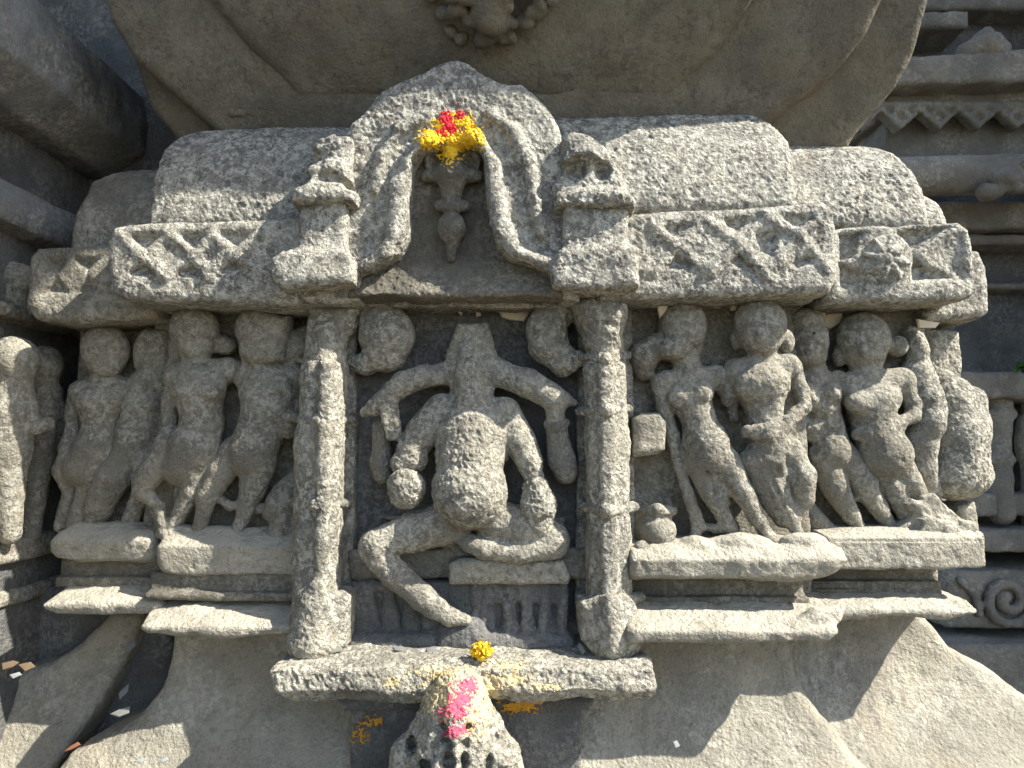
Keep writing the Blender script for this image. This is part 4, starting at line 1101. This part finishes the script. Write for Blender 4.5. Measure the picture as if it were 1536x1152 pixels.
for p, y, l in [([(196, 1142), (212, 1136), (224, 1138), (214, 1146)], 0.93, "white petal scrap low on the base, the left one"), ([(236, 1140), (250, 1134), (256, 1140), (244, 1146)], 0.93, "white petal scrap low on the base, the right one"),
                ([(10, 1012), (28, 1006), (36, 1012), (20, 1020)], 1.0, "white petal scrap beside the dry leaves"), ([(1008, 1112), (1016, 1108), (1022, 1120), (1012, 1124)], 0.938, "white speck of petal in the shadow under the right lip")]:
    flake("petal_scrap", p, y, -0.6, PETW, l, "petal", "white petal scraps", 0.0008)

# ------------------------------------------------------------------ side wall of the next bay on the left
lw = thing("side_bay", "bay of the temple turning towards us at the far left, in shade", "wall", W(20, 1000, 1.2))
def lstrip(name, outline, mat=FIGS, y0=0.35, y1=1.34, ref=1.2, h=0.005, rough=0.7, rnd=0.015, label=None):
    c = Carve(h=h); c.slab(outline, y0, y1, rnd=rnd, ref=ref)
    return c.build(name, mat, lw, rough=rough, coarse=1.0, label=label)
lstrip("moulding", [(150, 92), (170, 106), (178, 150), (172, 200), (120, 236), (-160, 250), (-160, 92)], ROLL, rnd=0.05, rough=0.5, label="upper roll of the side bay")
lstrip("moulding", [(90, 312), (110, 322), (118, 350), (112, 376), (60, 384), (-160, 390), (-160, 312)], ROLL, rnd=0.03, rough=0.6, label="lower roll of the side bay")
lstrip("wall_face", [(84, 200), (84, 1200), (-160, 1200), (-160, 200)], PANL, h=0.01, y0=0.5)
lstrip("moulding", [(60, 470), (104, 480), (104, 496), (60, 506), (-160, 506), (-160, 470)], FIGS, label="thin cornice strip of the side bay")
lstrip("moulding", [(60, 790), (96, 796), (98, 824), (60, 834), (-160, 834), (-160, 790)], FIGS, label="figure ledge of the side bay")
lstrip("moulding", [(60, 856), (92, 866), (92, 884), (60, 890), (-160, 890), (-160, 856)], FIGS, label="drip lip of the side bay")
SG = "carved figures on the shaded side bay"
def S1(c):
    c.ell(22, 540, 10, 32, 36, 32); c.chain([(20, 580, 5, 26), (14, 620, 5, 34), (10, 680, 5, 32), (10, 740, 5, 22), (16, 800, 5, 16)])
    c.chain([(40, 596, 0, 12), (54, 640, 0, 11), (72, 636, -20, 10)])
figure("shaded side-bay figure cut by the left edge, elbow bent", 1.06, S1, clip=1.14, group=SG)
def S2(c):
    c.ell(68, 548, 0, 24, 30, 26); c.chain([(66, 580, 0, 20), (66, 620, 0, 22), (58, 680, 0, 22), (52, 740, 0, 18), (48, 800, 0, 14)])
    c.chain([(84, 590, -10, 10), (96, 640, -20, 9), (84, 690, -20, 10)])
figure("shaded side-bay figure standing nearer the corner", 1.13, S2, clip=1.2, group=SG)
c = Carve(y0=1.1, h=0.003)
c.chain([(-10, 410, 0, 26), (30, 420, 0, 22), (20, 450, 5, 18)]); c.chain([(0, 440, 10, 10), (40, 470, 0, 8)])
o = c.build("leaf_carving", FIGS, lw, rough=1.0, coarse=1.4)

# ------------------------------------------------------------------ shrine wall further back on the right
fw = thing("far_shrine", "slightly blurred shrine wall of stacked mouldings beyond the right corner", "shrine", W(1470, 1000, 2.0))
def fstrip(name, pts, yf, mat=FARS, prof=None, rnd=0.012, rough=0.9, label=None, h=0.006):
    c = Carve(y0=yf, h=h, k=0.012)
    c.slab(pts, yf, 2.3, rnd=rnd)
    return c.build(name, mat, fw, rough=rough, coarse=1.2, label=label, clip=2.25)
fstrip("wall_face", [(1330, -100), (1720, -100), (1720, 1250), (1330, 1250)], 2.08, PANL, h=0.012)
fstrip("moulding", [(1360, -40), (1620, -40), (1620, 12), (1360, 14)], 2.0)
fstrip("moulding", [(1380, 16), (1456, 14), (1456, 40), (1380, 40)], 1.95)
fstrip("moulding", [(1330, 86), (1400, 80), (1536, 72), (1680, 66), (1680, 118), (1330, 126)], 1.84, label="broad eave of the far shrine")
fstrip("moulding", [(1330, 118), (1680, 112), (1680, 160), (1330, 164)], 1.91)
fstrip("moulding", [(1330, 150), (1680, 150), (1680, 240), (1330, 244)], 1.97, FARS)
c = Carve(h=0.02)  # unseen wall added out of view on the right, keeps sun off the shrine
c.slab([(1536 + 200, -900), (1536 + 900, -900), (1536 + 900, 1300), (1536 + 200, 1300)], 1.45, 2.4, ref=1.9)
c.build("added_shade_wall", FARS, fw, rough=0.5)
c = Carve(y0=1.9, h=0.006, k=0.01)
for i in range(8):
    x = 1293 + i * 59
    c.slab([(x - 31, 150), (x + 31, 150), (x + 31, 164), (x, 196 - i * 1.0), (x - 31, 164)], 1.9, 1.94, rnd=0.006)
    c.ell(x, 174, -2, 7, 6, 8, op='sub', k=0.01)
    for q in (-16, 16): c.ell(x + q, 164, -2, 6, 5, 8, op='sub', k=0.01)
c.build("zigzag_band", FARS, fw, rough=0.9, coarse=0.8)
c = Carve(y0=1.86, h=0.006, k=0.012)
c.chain([(1330, 266, 0, 30), (1500, 262, 0, 30), (1680, 258, 0, 30)])
c.build("roll", FARS, fw, rough=0.9, coarse=0.8)
c = Carve(y0=1.84, h=0.006, k=0.012)
random.seed(12)
for i in range(16):
    c.ell(random.uniform(1478, 1570), random.uniform(244, 304), random.uniform(10, 40), random.uniform(9, 18), random.uniform(8, 14), 14)
c.build("leaf_carving", FARS, fw, rough=1.1, coarse=1.0)
fstrip("moulding", [(1330, 300), (1700, 300), (1700, 342), (1330, 344)], 1.95)
fstrip("moulding", [(1330, 350), (1700, 350), (1700, 366), (1330, 366)], 1.98)
fstrip("moulding", [(1400, 424), (1700, 420), (1700, 434), (1400, 434)], 2.02)
sh = None
fstrip("niche_roof", [(1430, 575), (1446, 558), (1680, 556), (1680, 604), (1430, 596)], 1.80)
fstrip("niche_back", [(1440, 560), (1680, 560), (1680, 800), (1440, 800)], 1.95, PANL)
for x in (1500,):
    c = Carve(y0=1.86, h=0.006, k=0.012)
    c.chain([(x, 600, 0, 16), (x, 640, 0, 15), (x, 720, 0, 16), (x + 2, 770, 0, 18)]); c.chain([(x - 16, 622, 10, 8), (x + 18, 622, 10, 8)]); c.chain([(x - 18, 690, 10, 7), (x + 18, 690, 10, 7)])
    c.build("column", FARS, fw, rough=1.0, coarse=1.0)
c = Carve(y0=1.88, h=0.006, k=0.012)
c.chain([(1556, 590, 10, 20), (1560, 680, 10, 24), (1556, 780, 10, 22)]); c.ell(1536, 660, 10, 12, 40, 14)
c.build("column", FARS, fw, rough=1.1, coarse=1.2)
fstrip("moulding", [(1440, 740), (1700, 740), (1700, 772), (1440, 776)], 1.84)
fstrip("moulding", [(1450, 796), (1700, 790), (1700, 826), (1450, 830)], 1.80)
fstrip("moulding", [(1420, 856), (1700, 852), (1700, 944), (1420, 944)], 1.82)
c = Carve(y0=1.82, h=0.004, k=0.008)
for cx in (1512, 1592):
    pts = []
    for i in range(26):
        a = i * 0.42; r = 40 - i * 1.35
        pts.append((cx + r * math.cos(a), 900 + r * math.sin(a), 8, 6.5))
    c.chain(pts)
c.chain([(1440, 870, 6, 6), (1462, 890, 6, 7), (1468, 920, 6, 6)])
c.build("scroll_carving", FARS, fw, rough=0.8, coarse=0.6)
fstrip("moulding", [(1400, 968), (1720, 966), (1720, 1080), (1400, 1080)], 1.76)
def knob(c):
    c.chain([(1448, 78, 0, 14), (1478, 68, 0, 20), (1500, 76, 0, 16)]); c.ell(1474, 58, 4, 16, 12, 14); c.ell(1494, 62, 2, 10, 14, 12); c.ell(1480, 48, 2, 10, 8, 10)
o = figure("small weathered stone lump sitting on the far shrine's eave", 1.86, knob, name="eave_ornament", cat="ornament", group=None, clip=1.95, h=0.004, mat=FARS)
# a sprig of green growing from the far wall
V, F = [], []
rnd = random.Random(9)
c0 = Vector(W(1532, 552, 1.78))
for i in range(14):
    d = Vector((rnd.uniform(-1, 0.8), rnd.uniform(-0.9, 0), rnd.uniform(-0.5, 1))).normalized()
    s_ = d.cross(Vector((0, 1, 0.3))).normalized(); l = rnd.uniform(0.018, 0.036); w = l * 0.3
    b = len(V)
    V += [c0, c0 + d * l * 0.5 - s_ * w, c0 + d * l, c0 + d * l * 0.5 + s_ * w + Vector((0, 0, 0.003))]
    F += [(b, b + 1, b + 2, b + 3)]
o = make_mesh("wild_plant", np.array([tuple(v) for v in V]), F, GREN)
tag(o, "small green sprig sprouting on the far shrine at the right edge", "plant")
